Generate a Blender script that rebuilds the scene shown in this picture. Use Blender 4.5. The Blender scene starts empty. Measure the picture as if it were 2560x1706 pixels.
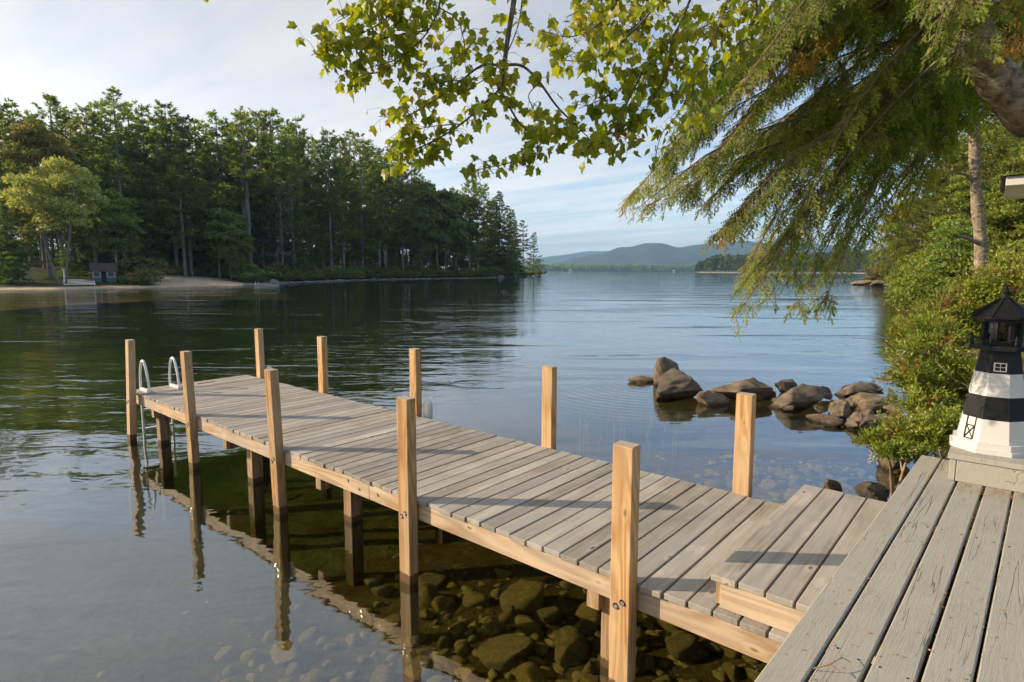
import bpy, bmesh, math, random
import numpy as np
from mathutils import Vector, Matrix, noise as mnoise

SC = bpy.context.scene
COL = SC.collection
R = math.radians
rng = np.random.default_rng(7)
random.seed(7)

# ------------------------------------------------------------------ camera
CAM = np.array([3.486, -3.043, 2.548])            # metres, z = 0 is the lake surface
FW = np.array([-0.64469, 0.7553, -0.1179]); FW /= np.linalg.norm(FW)
RT = np.array([0.76045, 0.64939, 0.00192]); RT -= FW * (RT @ FW); RT /= np.linalg.norm(RT)
UP = np.cross(RT, FW)
FPX = 1486.8
cd = bpy.data.cameras.new('camera')
cam = bpy.data.objects.new('camera', cd); COL.objects.link(cam)
cd.sensor_width = 36; cd.lens = 36 * FPX / 2560; cd.clip_start = 0.05; cd.clip_end = 40000
M = Matrix.Identity(4)
for i in range(3):
    M[i][0], M[i][1], M[i][2], M[i][3] = RT[i], UP[i], -FW[i], CAM[i]
cam.matrix_world = M
SC.camera = cam

# ------------------------------------------------------------------ node helper
class G:
    def __init__(s, tree):
        s.t = tree; s.t.nodes.clear()
    def n(s, kind, ins=None, **at):
        nd = s.t.nodes.new(kind)
        for k, v in at.items(): setattr(nd, k, v)
        for k, v in (ins or {}).items():
            sk = nd.inputs[k]
            if isinstance(v, bpy.types.NodeSocket): s.t.links.new(v, sk)
            else: sk.default_value = v
        return nd
    def math(s, op, a, b=0.0, c=0.0, clamp=False):
        return s.n('ShaderNodeMath', {0: a, 1: b, 2: c}, operation=op, use_clamp=clamp).outputs[0]
    def vmath(s, op, a, b=(0, 0, 0)):
        nd = s.n('ShaderNodeVectorMath', {0: a, 1: b}, operation=op); return nd.outputs[0]
    def mix(s, f, a, b, blend='MIX'):
        nd = s.n('ShaderNodeMix', data_type='RGBA', blend_type=blend)
        for k, v in ((0, f), (6, a), (7, b)):
            if isinstance(v, bpy.types.NodeSocket): s.t.links.new(v, nd.inputs[k])
            else:
                if k and len(v) == 3: v = (*v, 1)
                nd.inputs[k].default_value = v
        return nd.outputs[2]
    def ramp(s, f, stops, interp='LINEAR'):
        nd = s.n('ShaderNodeValToRGB', {0: f}); cr = nd.color_ramp; cr.interpolation = interp
        while len(cr.elements) < len(stops): cr.elements.new(0.5)
        for e, (p, c) in zip(cr.elements, stops):
            e.position = p; e.color = (*c, 1) if hasattr(c, '__len__') else (c, c, c, 1)
        return nd.outputs[0]
    def noise(s, vec, scale, detail=4, rough=0.55, dist=0.0):
        return s.n('ShaderNodeTexNoise', {'Vector': vec, 'Scale': scale, 'Detail': detail, 'Roughness': rough, 'Distortion': dist}).outputs[0]
    def scale(s, vec, sc):
        return s.vmath('MULTIPLY', vec, sc)
    def bump(s, h, dist, strength=1.0, normal=None):
        d = {'Height': h, 'Distance': dist, 'Strength': strength}
        if normal is not None: d['Normal'] = normal
        return s.n('ShaderNodeBump', d).outputs[0]

def material(name):
    m = bpy.data.materials.new(name); m.use_nodes = True
    return m, G(m.node_tree)
def finish(g, sh):
    o = g.n('ShaderNodeOutputMaterial'); g.t.links.new(sh, o.inputs[0])
def principled(g, col, rough=0.7, normal=None, spec=0.3, metal=0.0):
    d = {'Base Color': col if isinstance(col, bpy.types.NodeSocket) else (*col, 1), 'Roughness': rough, 'Metallic': metal, 'Specular IOR Level': spec}
    if normal is not None: d['Normal'] = normal
    return g.n('ShaderNodeBsdfPrincipled', d).outputs[0]

# ------------------------------------------------------------------ sky, sun, exposure
SUN = np.array([-1.68, -1.26, 0.84]); SUN /= np.linalg.norm(SUN)
w = bpy.data.worlds.new('World'); SC.world = w; w.use_nodes = True
g = G(w.node_tree)
el = math.asin(SUN[2]); az = math.atan2(SUN[0], SUN[1])
sky = g.n('ShaderNodeTexSky', sky_type='NISHITA', sun_disc=False, sun_elevation=el, sun_rotation=az, altitude=150, air_density=1.0, dust_density=0.15, ozone_density=2.2).outputs[0]
gen = g.n('ShaderNodeTexCoord').outputs['Generated']
sx = g.n('ShaderNodeSeparateXYZ', {0: gen})
zz = g.math('ADD', g.math('MAXIMUM', sx.outputs[2], 0.0), 0.055)
uv = g.n('ShaderNodeCombineXYZ', {0: g.math('DIVIDE', sx.outputs[0], zz), 1: g.math('DIVIDE', sx.outputs[1], zz), 2: 0.0}).outputs[0]
rot = g.n('ShaderNodeMapping', {'Vector': uv, 'Rotation': (0, 0, R(28)), 'Scale': (0.55, 1.35, 1), 'Location': (3.1, 1.7, 0)}).outputs[0]
c1 = g.noise(rot, 0.75, 7, 0.56, 0.5)
c2 = g.noise(rot, 0.22, 3, 0.5)
c3 = g.n('ShaderNodeMapping', {'Vector': uv, 'Rotation': (0, 0, R(16)), 'Scale': (0.5, 3.2, 1)}).outputs[0]
c3 = g.noise(c3, 1.1, 6, 0.6, 0.9)
cov = g.math('ADD', g.math('ADD', g.math('MULTIPLY', c1, 0.55), g.math('MULTIPLY', c2, 0.5)), g.math('MULTIPLY', c3, 0.35))
sunside = g.n('ShaderNodeVectorMath', {0: gen, 1: tuple(SUN)}, operation='DOT_PRODUCT').outputs['Value']
cov = g.math('ADD', cov, g.math('MULTIPLY', g.math('SUBTRACT', sunside, 0.25), 0.30))
cov = g.ramp(cov, [(0.49, 0.0), (0.61, 0.62), (0.78, 0.97)])
lum = g.n('ShaderNodeRGBToBW', {0: sky}).outputs[0]
cl = g.math('ADD', g.math('MULTIPLY', lum, 1.08), 1.65)
cl = g.math('MULTIPLY', cl, g.math('MULTIPLY_ADD', c1, 0.55, 0.70))
clc = g.mix(1.0, g.n('ShaderNodeCombineColor', {0: cl, 1: cl, 2: cl}).outputs[0], (1.0, 0.97, 0.94), 'MULTIPLY')
full = g.mix(cov, sky, clc)
bg = g.n('ShaderNodeBackground', {'Color': full, 'Strength': 0.106})
o = g.n('ShaderNodeOutputWorld'); g.t.links.new(bg.outputs[0], o.inputs[0])

sd = bpy.data.lights.new('sun', 'SUN'); sd.energy = 3.9; sd.angle = R(0.6); sd.color = (1.0, 0.82, 0.60)
so = bpy.data.objects.new('sun', sd); COL.objects.link(so)
so.rotation_euler = Vector(SUN).to_track_quat('Z', 'Y').to_euler()
SC.view_settings.view_transform = 'Standard'; SC.view_settings.look = 'None'
SC.view_settings.exposure = 1.0; SC.view_settings.gamma = 1; SC.view_settings.use_curve_mapping = False
SC.cycles.use_denoising = True; SC.cycles.adaptive_threshold = 0.03; SC.cycles.use_light_tree = False
SC.cycles.max_bounces = 5; SC.cycles.diffuse_bounces = 3; SC.cycles.glossy_bounces = 2; SC.cycles.transmission_bounces = 4
SC.cycles.transparent_max_bounces = 10; SC.cycles.volume_bounces = 0
SC.cycles.caustics_reflective = False; SC.cycles.caustics_refractive = False

# ------------------------------------------------------------------ surveying helpers
# bearings were taken from the standing point with a 2353 px wide plan of the view; they give real ground positions
FH = np.array([FW[0], FW[1], 0]); FH /= np.linalg.norm(FH)
def ray(U, V):
    a = (U * 1.08797 - 1280) / FPX; b = (V * 1.08797 - 853) / FPX
    return FW + a * RT - b * UP
def at(U, V, D):
    d = ray(U, V); return CAM + d * (D / (d @ FH))
def ground(U, V, z=0.0):
    d = ray(U, V); return CAM + d * ((z - CAM[2]) / d[2])
def depth(P): return (np.asarray(P) - CAM) @ FH

# ------------------------------------------------------------------ object helpers
def link(o, parent=None):
    COL.objects.link(o)
    if parent is not None: o.parent = parent
    return o
def tag(o, label=None, cat=None, group=None, kind=None):
    if label: o['label'] = label
    if cat: o['category'] = cat
    if group: o['group'] = group
    if kind: o['kind'] = kind
    return o
def thing(name, label, cat, loc=(0, 0, 0), rotz=0.0, group=None):
    o = bpy.data.objects.new(name, None); o.empty_display_size = 0.2
    o.location = loc; o.rotation_euler = (0, 0, rotz)
    return tag(link(o), label, cat, group)
def mobj(name, me, mat=None, parent=None, loc=None, rot=None, scale=None):
    o = bpy.data.objects.new(name, me)
    if mat is not None and not me.materials: me.materials.append(mat)
    if loc is not None: o.location = loc
    if rot is not None: o.rotation_euler = rot
    if scale is not None: o.scale = scale
    return link(o, parent)
def dup(root, loc, rotz=0.0, scale=1.0, label=None, group=None):
    r = root.copy(); COL.objects.link(r); r.location = loc; r.rotation_euler = (0, 0, rotz)
    r.scale = (scale,) * 3 if not hasattr(scale, '__len__') else scale
    if label: r['label'] = label
    if group: r['group'] = group
    for ch in list(root.children):
        c = ch.copy(); COL.objects.link(c); c.parent = r
        for q in ch.children:
            d = q.copy(); COL.objects.link(d); d.parent = c
    return r
def remove_tree(root):
    for c in list(root.children_recursive): bpy.data.objects.remove(c)
    bpy.data.objects.remove(root)

def np_mesh(name, V, F, smooth=False):
    V = np.ascontiguousarray(V, dtype=np.float32); F = np.ascontiguousarray(F, dtype=np.int32)
    me = bpy.data.meshes.new(name); n, k = F.shape
    me.vertices.add(len(V)); me.vertices.foreach_set('co', V.ravel())
    me.loops.add(n * k); me.loops.foreach_set('vertex_index', F.ravel())
    me.polygons.add(n); me.polygons.foreach_set('loop_start', np.arange(0, n * k, k, dtype=np.int32))
    me.polygons.foreach_set('use_smooth', np.full(n, bool(smooth)))
    me.update(calc_edges=True)
    return me
class Acc:
    def __init__(s): s.V = []; s.F = []; s.k = 0
    def add(s, V, F):
        if len(V) == 0: return
        s.V.append(np.asarray(V, dtype=np.float64)); s.F.append(np.asarray(F) + s.k); s.k += len(V)
    def mesh(s, name, smooth=False): return np_mesh(name, np.concatenate(s.V), np.concatenate(s.F), smooth)
def tube(P, rad, sides=6):
    P = np.asarray(P, float); n = len(P); rad = np.broadcast_to(np.asarray(rad, float), (n,))
    T = np.gradient(P, axis=0); T /= np.linalg.norm(T, axis=1)[:, None] + 1e-9
    ref = np.where(np.abs(T[:, 2:3]) > 0.9, np.array([[1., 0, 0]]), np.array([[0, 0, 1.]]))
    A = np.cross(T, ref); A /= np.linalg.norm(A, axis=1)[:, None] + 1e-9; B = np.cross(T, A)
    for i in range(1, n):
        if A[i] @ A[i - 1] < 0: A[i] *= -1; B[i] *= -1
    th = np.linspace(0, 2 * np.pi, sides, endpoint=False)
    V = (P[:, None] + rad[:, None, None] * (np.cos(th)[None, :, None] * A[:, None] + np.sin(th)[None, :, None] * B[:, None])).reshape(-1, 3)
    i = np.arange(n - 1)[:, None] * sides; j = np.arange(sides)[None]; j2 = (j + 1) % sides
    F = np.stack([i + j, i + j2, i + sides + j2, i + sides + j], -1).reshape(-1, 4)
    return V, F
def capped_tube(P, rad, sides=10):
    P = np.asarray(P, float); rad = np.broadcast_to(np.asarray(rad, float), (len(P),))
    P = np.concatenate([P[:1], P, P[-1:]]); P[0] += (P[1] - P[2]) * 1e-3; P[-1] += (P[-2] - P[-3]) * 1e-3
    return tube(P, np.concatenate([[1e-4], rad, [1e-4]]), sides)
def curve(pts, n):
    pts = np.asarray(pts, float)
    if len(pts) == 2: return pts[0] + (pts[1] - pts[0]) * np.linspace(0, 1, n)[:, None]
    seg = np.r_[0, np.cumsum(np.linalg.norm(np.diff(pts, axis=0), axis=1))]; t = np.linspace(0, seg[-1], n)
    k = np.clip(np.searchsorted(seg, t, side='right') - 1, 0, len(pts) - 2)
    P = np.vstack([2 * pts[0] - pts[1], pts, 2 * pts[-1] - pts[-2]])
    u = ((t - seg[k]) / (seg[k + 1] - seg[k]))[:, None]; a, b, c, d = P[k], P[k + 1], P[k + 2], P[k + 3]
    return 0.5 * (2 * b + (c - a) * u + (2 * a - 5 * b + 4 * c - d) * u ** 2 + (3 * b - a - 3 * c + d) * u ** 3)
def unit(v):
    v = np.asarray(v, float); return v / (np.linalg.norm(v, axis=-1, keepdims=True) + 1e-9)
def diamonds(P, D, S, L, Wd):
    L = np.asarray(L)[:, None]; Wd = np.asarray(Wd)[:, None]
    V = np.stack([P, P + D * L * 0.45 + S * Wd, P + D * L, P + D * L * 0.45 - S * Wd], 1).reshape(-1, 3)
    F = np.arange(len(P) * 4).reshape(-1, 4); return V, F
def box_mesh(name, sx, sy, sz, bev=0.004, centre=(0, 0, 0)):
    bm = bmesh.new(); bmesh.ops.create_cube(bm, size=1)
    for v in bm.verts: v.co = Vector((v.co.x * sx + centre[0], v.co.y * sy + centre[1], v.co.z * sz + centre[2]))
    if bev: bmesh.ops.bevel(bm, geom=bm.edges[:], offset=bev, segments=1, affect='EDGES')
    me = bpy.data.meshes.new(name); bm.to_mesh(me); bm.free(); return me
def bm_mesh(name, bm, smooth=False):
    me = bpy.data.meshes.new(name); bm.to_mesh(me); bm.free()
    if smooth:
        for p in me.polygons: p.use_smooth = True
    return me
def lathe(profile, sides):
    pr = np.asarray(profile, float); th = np.linspace(0, 2 * np.pi, sides, endpoint=False)
    V = np.stack([pr[:, None, 0] * np.cos(th), pr[:, None, 0] * np.sin(th), np.repeat(pr[:, 1:2], sides, 1)], -1).reshape(-1, 3)
    n = len(pr); i = np.arange(n - 1)[:, None] * sides; j = np.arange(sides)[None]; j2 = (j + 1) % sides
    return V, np.stack([i + j, i + j2, i + sides + j2, i + sides + j], -1).reshape(-1, 4)

# ------------------------------------------------------------------ materials
def wood(name, axis, dark, mid, light, across=70.0, along=2.0, rough=0.8, rings=0.0, bumpd=0.0012, vary=0.28, knots=0.5, grey=None, wetz=None):
    m, g = material(name)
    tc = g.n('ShaderNodeTexCoord').outputs['Object']; rnd = g.n('ShaderNodeObjectInfo').outputs['Random']
    off = g.n('ShaderNodeCombineXYZ', {0: g.math('MULTIPLY', rnd, 13.1), 1: g.math('MULTIPLY', rnd, 37.7), 2: g.math('MULTIPLY', rnd, 23.3)}).outputs[0]
    p = g.vmath('ADD', tc, off)
    def st(a, l): v = [a, a, a]; v[axis] = l; return g.scale(p, v)
    fine = g.noise(st(across, along), 1.0, 5, 0.65, 0.3)
    coarse = g.noise(st(across * 0.14, along * 0.45), 1.0, 4, 0.55, 0.6)
    blot = g.noise(p, 2.6, 4, 0.6)
    f = g.math('ADD', g.math('MULTIPLY', fine, 0.5), g.math('MULTIPLY', coarse, 0.5))
    if rings:
        rg = g.math('SINE', g.math('MULTIPLY', g.noise(st(5.5, 0.55), 1.0, 1.5, 0.4, 0.2), 70.0))
        f = g.math('ADD', g.math('MULTIPLY', f, 1 - rings * 0.5), g.math('MULTIPLY', g.math('MULTIPLY_ADD', rg, 0.5, 0.5), rings * 0.5))
    f = g.math('ADD', f, g.math('MULTIPLY', g.math('SUBTRACT', blot, 0.5), 0.35))
    c = g.ramp(f, [(0.30, dark), (0.5, mid), (0.70, light)])
    if grey is not None:
        gm = g.ramp(g.noise(st(4.0, 0.9), 1.0, 4, 0.6), [(0.42, 0.0), (0.66, 0.85)])
        c = g.mix(gm, c, grey)
    kv = [7.0, 7.0, 7.0]; kv[axis] = 3.0
    vor = g.n('ShaderNodeTexVoronoi', {'Vector': g.scale(p, kv), 'Scale': 1.0}).outputs['Distance']
    kd = g.ramp(vor, [(0.045, 1.0), (0.085, 0.15), (0.16, 0.0)])
    c = g.mix(g.math('MULTIPLY', kd, knots), c, tuple(x * 0.45 for x in dark))
    kl = g.ramp(vor, [(0.07, 0.0), (0.12, 1.0), (0.24, 0.0)])
    c = g.mix(g.math('MULTIPLY', kl, knots * 0.4), c, tuple(min(1, x * 1.25) for x in light))
    hv = g.n('ShaderNodeHueSaturation', {'Color': c, 'Value': g.math('MULTIPLY_ADD', rnd, vary, 1 - vary * 0.5)})
    c = hv.outputs[0]
    if wetz is not None:
        z = g.n('ShaderNodeSeparateXYZ', {0: g.n('ShaderNodeNewGeometry').outputs['Position']}).outputs[2]
        z = g.math('ADD', z, g.math('MULTIPLY', g.math('SUBTRACT', g.noise(p, 30.0, 2), 0.5), 0.05))
        c = g.mix(g.ramp(g.math('DIVIDE', z, wetz), [(0.0, 1.0), (0.9, 1.0), (1.0, 0.0)]), c, tuple(x * 0.30 for x in mid)); c = g.mix(g.ramp(z, [(0.0, 1.0), (0.012, 0.0)]), c, (0.085, 0.066, 0.03))
    nb = g.bump(g.math('ADD', fine, g.math('MULTIPLY', kd, 0.6)), bumpd)
    finish(g, principled(g, c, rough, nb, 0.2)); return m

def foliage(name, cols, transl=0.4, tcol=None, vscale=0.8, rough=0.5, patch=None, spec=0.25, obvary=0.25):
    m, g = material(name)
    tc = g.n('ShaderNodeTexCoord').outputs['Object']; rnd = g.n('ShaderNodeObjectInfo').outputs['Random']
    isl = g.n('ShaderNodeNewGeometry').outputs['Random Per Island']
    nz = g.noise(g.vmath('ADD', tc, g.n('ShaderNodeCombineXYZ', {0: g.math('MULTIPLY', rnd, 71.0), 1: 0.0, 2: 0.0}).outputs[0]), vscale, 3, 0.6)
    f = g.math('ADD', g.math('MULTIPLY', nz, 0.75), g.math('MULTIPLY', isl, 0.4))
    n = len(cols); c = g.ramp(f, [(0.3 + 0.5 * i / max(1, n - 1), cc) for i, cc in enumerate(cols)])
    if patch is not None:
        pn = g.noise(tc, patch[0], 2, 0.5)
        pf = g.ramp(g.math('ADD', pn, g.math('MULTIPLY', g.math('SUBTRACT', isl, 0.5), 0.14)), [(patch[1], 0.0), (patch[1] + 0.05, 1.0)])
        c = g.mix(pf, c, patch[2])
    c = g.n('ShaderNodeHueSaturation', {'Color': c, 'Hue': g.math('MULTIPLY_ADD', rnd, 0.03, 0.485), 'Value': g.math('MULTIPLY_ADD', rnd, obvary, 1 - obvary / 2)}).outputs[0]
    t = g.mix(1.0, c, tcol or (1.5, 1.5, 0.7), 'MULTIPLY')
    b = principled(g, c, rough, None, spec); tr = g.n('ShaderNodeBsdfTranslucent', {'Color': t}).outputs[0]
    finish(g, g.n('ShaderNodeMixShader', {0: transl, 1: b, 2: tr}).outputs[0]); return m

def plain(name, col, rough=0.5, spec=0.4, metal=0.0, var=0.12, nscale=12.0, bumpd=0.0005):
    m, g = material(name)
    tc = g.n('ShaderNodeTexCoord').outputs['Object']; nz = g.noise(tc, nscale, 5, 0.65)
    c = g.mix(nz, tuple(x * (1 - var) for x in col), tuple(min(1, x * (1 + var)) for x in col))
    finish(g, principled(g, c, rough, g.bump(nz, bumpd), spec, metal)); return m

def bark(name, dark, light, sc=(14, 14, 3), bumpd=0.02, lichen=None):
    m, g = material(name)
    tc = g.n('ShaderNodeTexCoord').outputs['Object']; rnd = g.n('ShaderNodeObjectInfo').outputs['Random']
    p = g.vmath('ADD', g.scale(tc, sc), g.n('ShaderNodeCombineXYZ', {0: g.math('MULTIPLY', rnd, 50.0), 1: 0.0, 2: 0.0}).outputs[0])
    nz = g.noise(p, 1.0, 6, 0.65, 0.8); c = g.ramp(nz, [(0.34, dark), (0.62, light)])
    if lichen is not None:
        c = g.mix(g.ramp(g.noise(tc, 3.0, 4, 0.6), [(0.56, 0.0), (0.64, 0.8)]), c, lichen)
    finish(g, principled(g, c, 0.9, g.bump(nz, bumpd), 0.1)); return m

def rockmat(name, cols, wet=True, algae=None, sc=3.0):
    m, g = material(name)
    tc = g.n('ShaderNodeTexCoord').outputs['Object']; rnd = g.n('ShaderNodeObjectInfo').outputs['Random']
    p = g.vmath('ADD', tc, g.n('ShaderNodeCombineXYZ', {0: g.math('MULTIPLY', rnd, 40.0), 1: 0.0, 2: 0.0}).outputs[0])
    big = g.noise(p, sc, 4, 0.6); fine = g.noise(p, sc * 22, 4, 0.75); sp = g.noise(p, sc * 60, 2, 0.5)
    f = g.math('ADD', g.math('MULTIPLY', big, 0.6), g.math('MULTIPLY', fine, 0.45))
    c = g.ramp(f, [(0.36 + 0.34 * i / (len(cols) - 1), cc) for i, cc in enumerate(cols)])
    c = g.mix(g.ramp(sp, [(0.56, 0.0), (0.68, 0.6)]), c, (0.55, 0.5, 0.42)); c = g.mix(g.ramp(g.noise(p, sc * 0.8, 5, 0.7), [(0.56, 0.0), (0.62, 0.5)]), c, (0.36, 0.34, 0.29))
    c = g.mix(g.ramp(sp, [(0.28, 0.6), (0.38, 0.0)]), c, (0.03, 0.026, 0.02))
    if algae is not None:
        c = g.mix(g.ramp(g.noise(p, sc * 1.6, 5, 0.7), [(0.40, 0.0), (0.60, 0.9)]), c, algae)
    c = g.n('ShaderNodeHueSaturation', {'Color': c, 'Value': g.math('MULTIPLY_ADD', rnd, 0.5, 0.75), 'Saturation': g.math('MULTIPLY_ADD', rnd, 0.4, 0.8)}).outputs[0]
    rough = 0.85
    if wet:
        z = g.n('ShaderNodeSeparateXYZ', {0: g.n('ShaderNodeNewGeometry').outputs['Position']}).outputs[2]
        z = g.math('ADD', z, g.math('MULTIPLY', g.math('SUBTRACT', g.noise(p, 6.0, 3), 0.5), 0.08))
        wf = g.ramp(z, [(0.02, 1.0), (0.085, 0.0)])
        c = g.mix(wf, c, g.mix(1.0, c, (0.30, 0.27, 0.22), 'MULTIPLY')); rough = g.math('MULTIPLY_ADD', wf, -0.5, 0.88)
    nb = g.bump(g.math('ADD', g.math('MULTIPLY', fine, 0.9), big), 0.045)
    finish(g, principled(g, c, rough, nb, 0.3)); return m

MT = {}
MT['board'] = wood('weathered_deck_board', 1, (0.17, 0.145, 0.12), (0.325, 0.285, 0.24), (0.48, 0.43, 0.37), rough=0.85, vary=0.42, knots=0.8, grey=(0.33, 0.31, 0.285))
MT['post'] = wood('pine_post', 2, (0.27, 0.13, 0.045), (0.46, 0.26, 0.105), (0.62, 0.405, 0.195), across=60, along=1.4, rings=0.42, rough=0.75, vary=0.28, knots=0.7, wetz=0.09, grey=(0.50, 0.36, 0.22))
MT['rim'] = wood('pine_joist', 0, (0.36, 0.22, 0.115), (0.53, 0.37, 0.225), (0.66, 0.50, 0.34), across=55, along=1.6, rings=0.45, rough=0.75, vary=0.25, knots=0.8, grey=(0.42, 0.35, 0.28))
MT['pile'] = wood('old_pile', 2, (0.18, 0.10, 0.05), (0.34, 0.22, 0.12), (0.46, 0.32, 0.2), rings=0.4, rough=0.8, wetz=0.06)
MT['endgrain'] = plain('grey_end_grain', (0.40, 0.33, 0.25), 0.85, 0.2, var=0.25, nscale=60, bumpd=0.002)
MT['galv'] = plain('galvanised_steel', (0.45, 0.45, 0.46), 0.4, 0.5, 0.9, var=0.2, nscale=80)
MT['hole'] = plain('dark_bolt_hole', (0.03, 0.02, 0.015), 0.9, 0.1)
MT['bumper'] = plain('cream_vinyl', (0.68, 0.66, 0.60), 0.45, 0.4)
MT['alu'] = plain('white_aluminium', (0.72, 0.72, 0.70), 0.35, 0.5, 0.2)
MT['white'] = plain('white_gloss_paint', (0.60, 0.575, 0.53), 0.4, 0.45, var=0.05, nscale=6)
MT['black'] = plain('black_gloss_paint', (0.010, 0.010, 0.011), 0.5, 0.25, var=0.5, nscale=20)
MT['bulb'] = plain('pale_bulb', (0.75, 0.70, 0.66), 0.3, 0.5)
m, g = material('lantern_glass')
fr = g.n('ShaderNodeFresnel', {'IOR': 1.45}).outputs[0]
tr = g.n('ShaderNodeBsdfTransparent', {'Color': (0.62, 0.62, 0.55, 1)}).outputs[0]
gl = g.n('ShaderNodeBsdfGlossy', {'Roughness': 0.12, 'Color': (0.9, 0.9, 0.9, 1)}).outputs[0]
finish(g, g.n('ShaderNodeMixShader', {0: fr, 1: tr, 2: gl}).outputs[0]); MT['glass'] = m

# grey painted planks: raised grain, long checks, chipped spots
m, g = material('grey_deck_paint')
tc = g.n('ShaderNodeTexCoord').outputs['Object']; rnd = g.n('ShaderNodeObjectInfo').outputs['Random']
p = g.vmath('ADD', tc, g.n('ShaderNodeCombineXYZ', {0: g.math('MULTIPLY', rnd, 17.0), 1: g.math('MULTIPLY', rnd, 41.0), 2: 0.0}).outputs[0])
grain = g.noise(g.scale(p, (130, 5, 30)), 1.0, 4, 0.65, 1.2)
swirl = g.noise(g.scale(p, (9, 1.3, 9)), 1.0, 3, 0.5, 0.8)
gr2 = g.math('SINE', g.math('MULTIPLY', swirl, 120.0))
ck = g.math('ABSOLUTE', g.math('SUBTRACT', g.noise(g.scale(p, (16, 0.55, 5)), 1.0, 3, 0.5, 0.25), 0.5))
gate = g.ramp(g.noise(g.scale(p, (5, 1.1, 5)), 1.0, 2), [(0.52, 0.0), (0.58, 1.0)])
crack = g.math('MULTIPLY', g.ramp(ck, [(0.0, 0.9), (0.003, 0.6), (0.007, 0.0)]), gate)
mk = g.ramp(g.noise(p, 4.0, 3), [(0.42, 0.15), (0.62, 1.0)])
vor = g.n('ShaderNodeTexVoronoi', {'Vector': g.scale(p, (4.2, 1.25, 4)), 'Scale': 1.0}).outputs['Distance']
chip = g.math('MULTIPLY', g.ramp(vor, [(0.03, 1.0), (0.075, 0.0)]), g.ramp(g.noise(p, 55.0, 3, 0.7), [(0.42, 0.0), (0.58, 1.0)]))
c = g.mix(g.noise(p, 3.0, 4, 0.6), (0.325, 0.30, 0.248), (0.415, 0.385, 0.325))
c = g.mix(g.math('MULTIPLY', g.ramp(grain, [(0.35, 1.0), (0.5, 0.0)]), g.math('MULTIPLY', mk, 0.38)), c, (0.19, 0.175, 0.145))
c = g.mix(g.ramp(g.noise(p, 90.0, 2), [(0.70, 0.0), (0.76, 0.7)]), c, (0.33, 0.2, 0.11))
c = g.mix(g.math('MULTIPLY', crack, 0.7), c, (0.09, 0.078, 0.06)); c = g.mix(g.math('MULTIPLY', chip, 0.75), c, (0.10, 0.075, 0.05))
h = g.math('ADD', g.math('MULTIPLY', grain, 0.55), g.math('MULTIPLY', g.math('MULTIPLY', gr2, mk), 0.035))
h = g.math('SUBTRACT', h, g.math('ADD', g.math('MULTIPLY', crack, 1.6), g.math('MULTIPLY', chip, 1.2)))
finish(g, principled(g, c, 0.62, g.bump(h, 0.0035), 0.3)); MT['deckpaint'] = m

# water: clear, mirror-like by Fresnel, faint olive tint, ripples as relief
m, g = material('lake_water')
pos = g.n('ShaderNodeNewGeometry').outputs['Position']
fl = g.n('ShaderNodeMapping', {'Vector': pos, 'Rotation': (0, 0, R(-40)), 'Scale': (1.0, 1.0, 1.0)}).outputs[0]
calm = g.ramp(g.noise(g.scale(pos, (0.055, 0.035, 0.05)), 1.0, 2, 0.5, 0.6), [(0.40, 0.06), (0.64, 1.0)])
n1 = g.noise(g.scale(fl, (1.0, 1.6, 1)), 2.3, 2.5, 0.5, 0.3)
n2 = g.noise(g.scale(fl, (1.0, 2.6, 1)), 0.75, 3, 0.5, 0.6)
n3 = g.noise(g.scale(fl, (0.6, 1.6, 1)), 0.16, 2, 0.5, 0.4)
n4 = g.noise(fl, 7.0, 2, 0.5)
rp = g.vmath('SUBTRACT', pos, (-2.7, 8.9, 0)); rl = g.n('ShaderNodeVectorMath', {0: rp}, operation='LENGTH').outputs['Value']
ring = g.math('MULTIPLY', g.math('SINE', g.math('MULTIPLY', rl, 26.0)), g.ramp(g.math('DIVIDE', rl, 4.2), [(0.0, 0.8), (0.35, 0.6), (1.0, 0.0)]))
h = g.math('ADD', g.math('MULTIPLY', g.math('MULTIPLY', n1, calm), 0.0095), g.math('MULTIPLY', g.math('MULTIPLY', n2, calm), 0.030))
h = g.math('ADD', h, g.math('MULTIPLY', n3, 0.10))
h = g.math('ADD', h, g.math('MULTIPLY', n4, 0.0005))
h = g.math('ADD', h, g.math('MULTIPLY', ring, 0.0016))
fy = g.n('ShaderNodeSeparateXYZ', {0: fl}).outputs[1]
sk = g.ramp(g.noise(g.scale(fl, (0.07, 0.62, 1)), 1.0, 2, 0.5, 0.5), [(0.63, 0.0), (0.70, 1.0)])
far_ = g.ramp(g.math('DIVIDE', fy, 60.0), [(0.12, 0.0), (0.25, 1.0), (0.62, 1.0), (0.95, 0.3)])
h = g.math('ADD', h, g.math('MULTIPLY', g.math('MULTIPLY', sk, far_), 0.020))
nb = g.bump(h, 1.0)
bf = g.n('ShaderNodeNewGeometry').outputs['Backfacing']
fr = g.n('ShaderNodeFresnel', {'IOR': g.math('MULTIPLY_ADD', bf, 0.75 - 1.333, 1.333), 'Normal': nb}).outputs[0]
fr = g.math('MULTIPLY_ADD', g.math('POWER', fr, 0.66), 0.84, 0.125, clamp=True)
tr = g.n('ShaderNodeBsdfTransparent', {'Color': (0.82, 0.79, 0.54, 1)}).outputs[0]
gl = g.n('ShaderNodeBsdfGlossy', {'Roughness': 0.015, 'Color': (0.80, 0.86, 0.94, 1), 'Normal': nb}).outputs[0]
finish(g, g.n('ShaderNodeMixShader', {0: fr, 1: tr, 2: gl}).outputs[0]); MT['water'] = m

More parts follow.
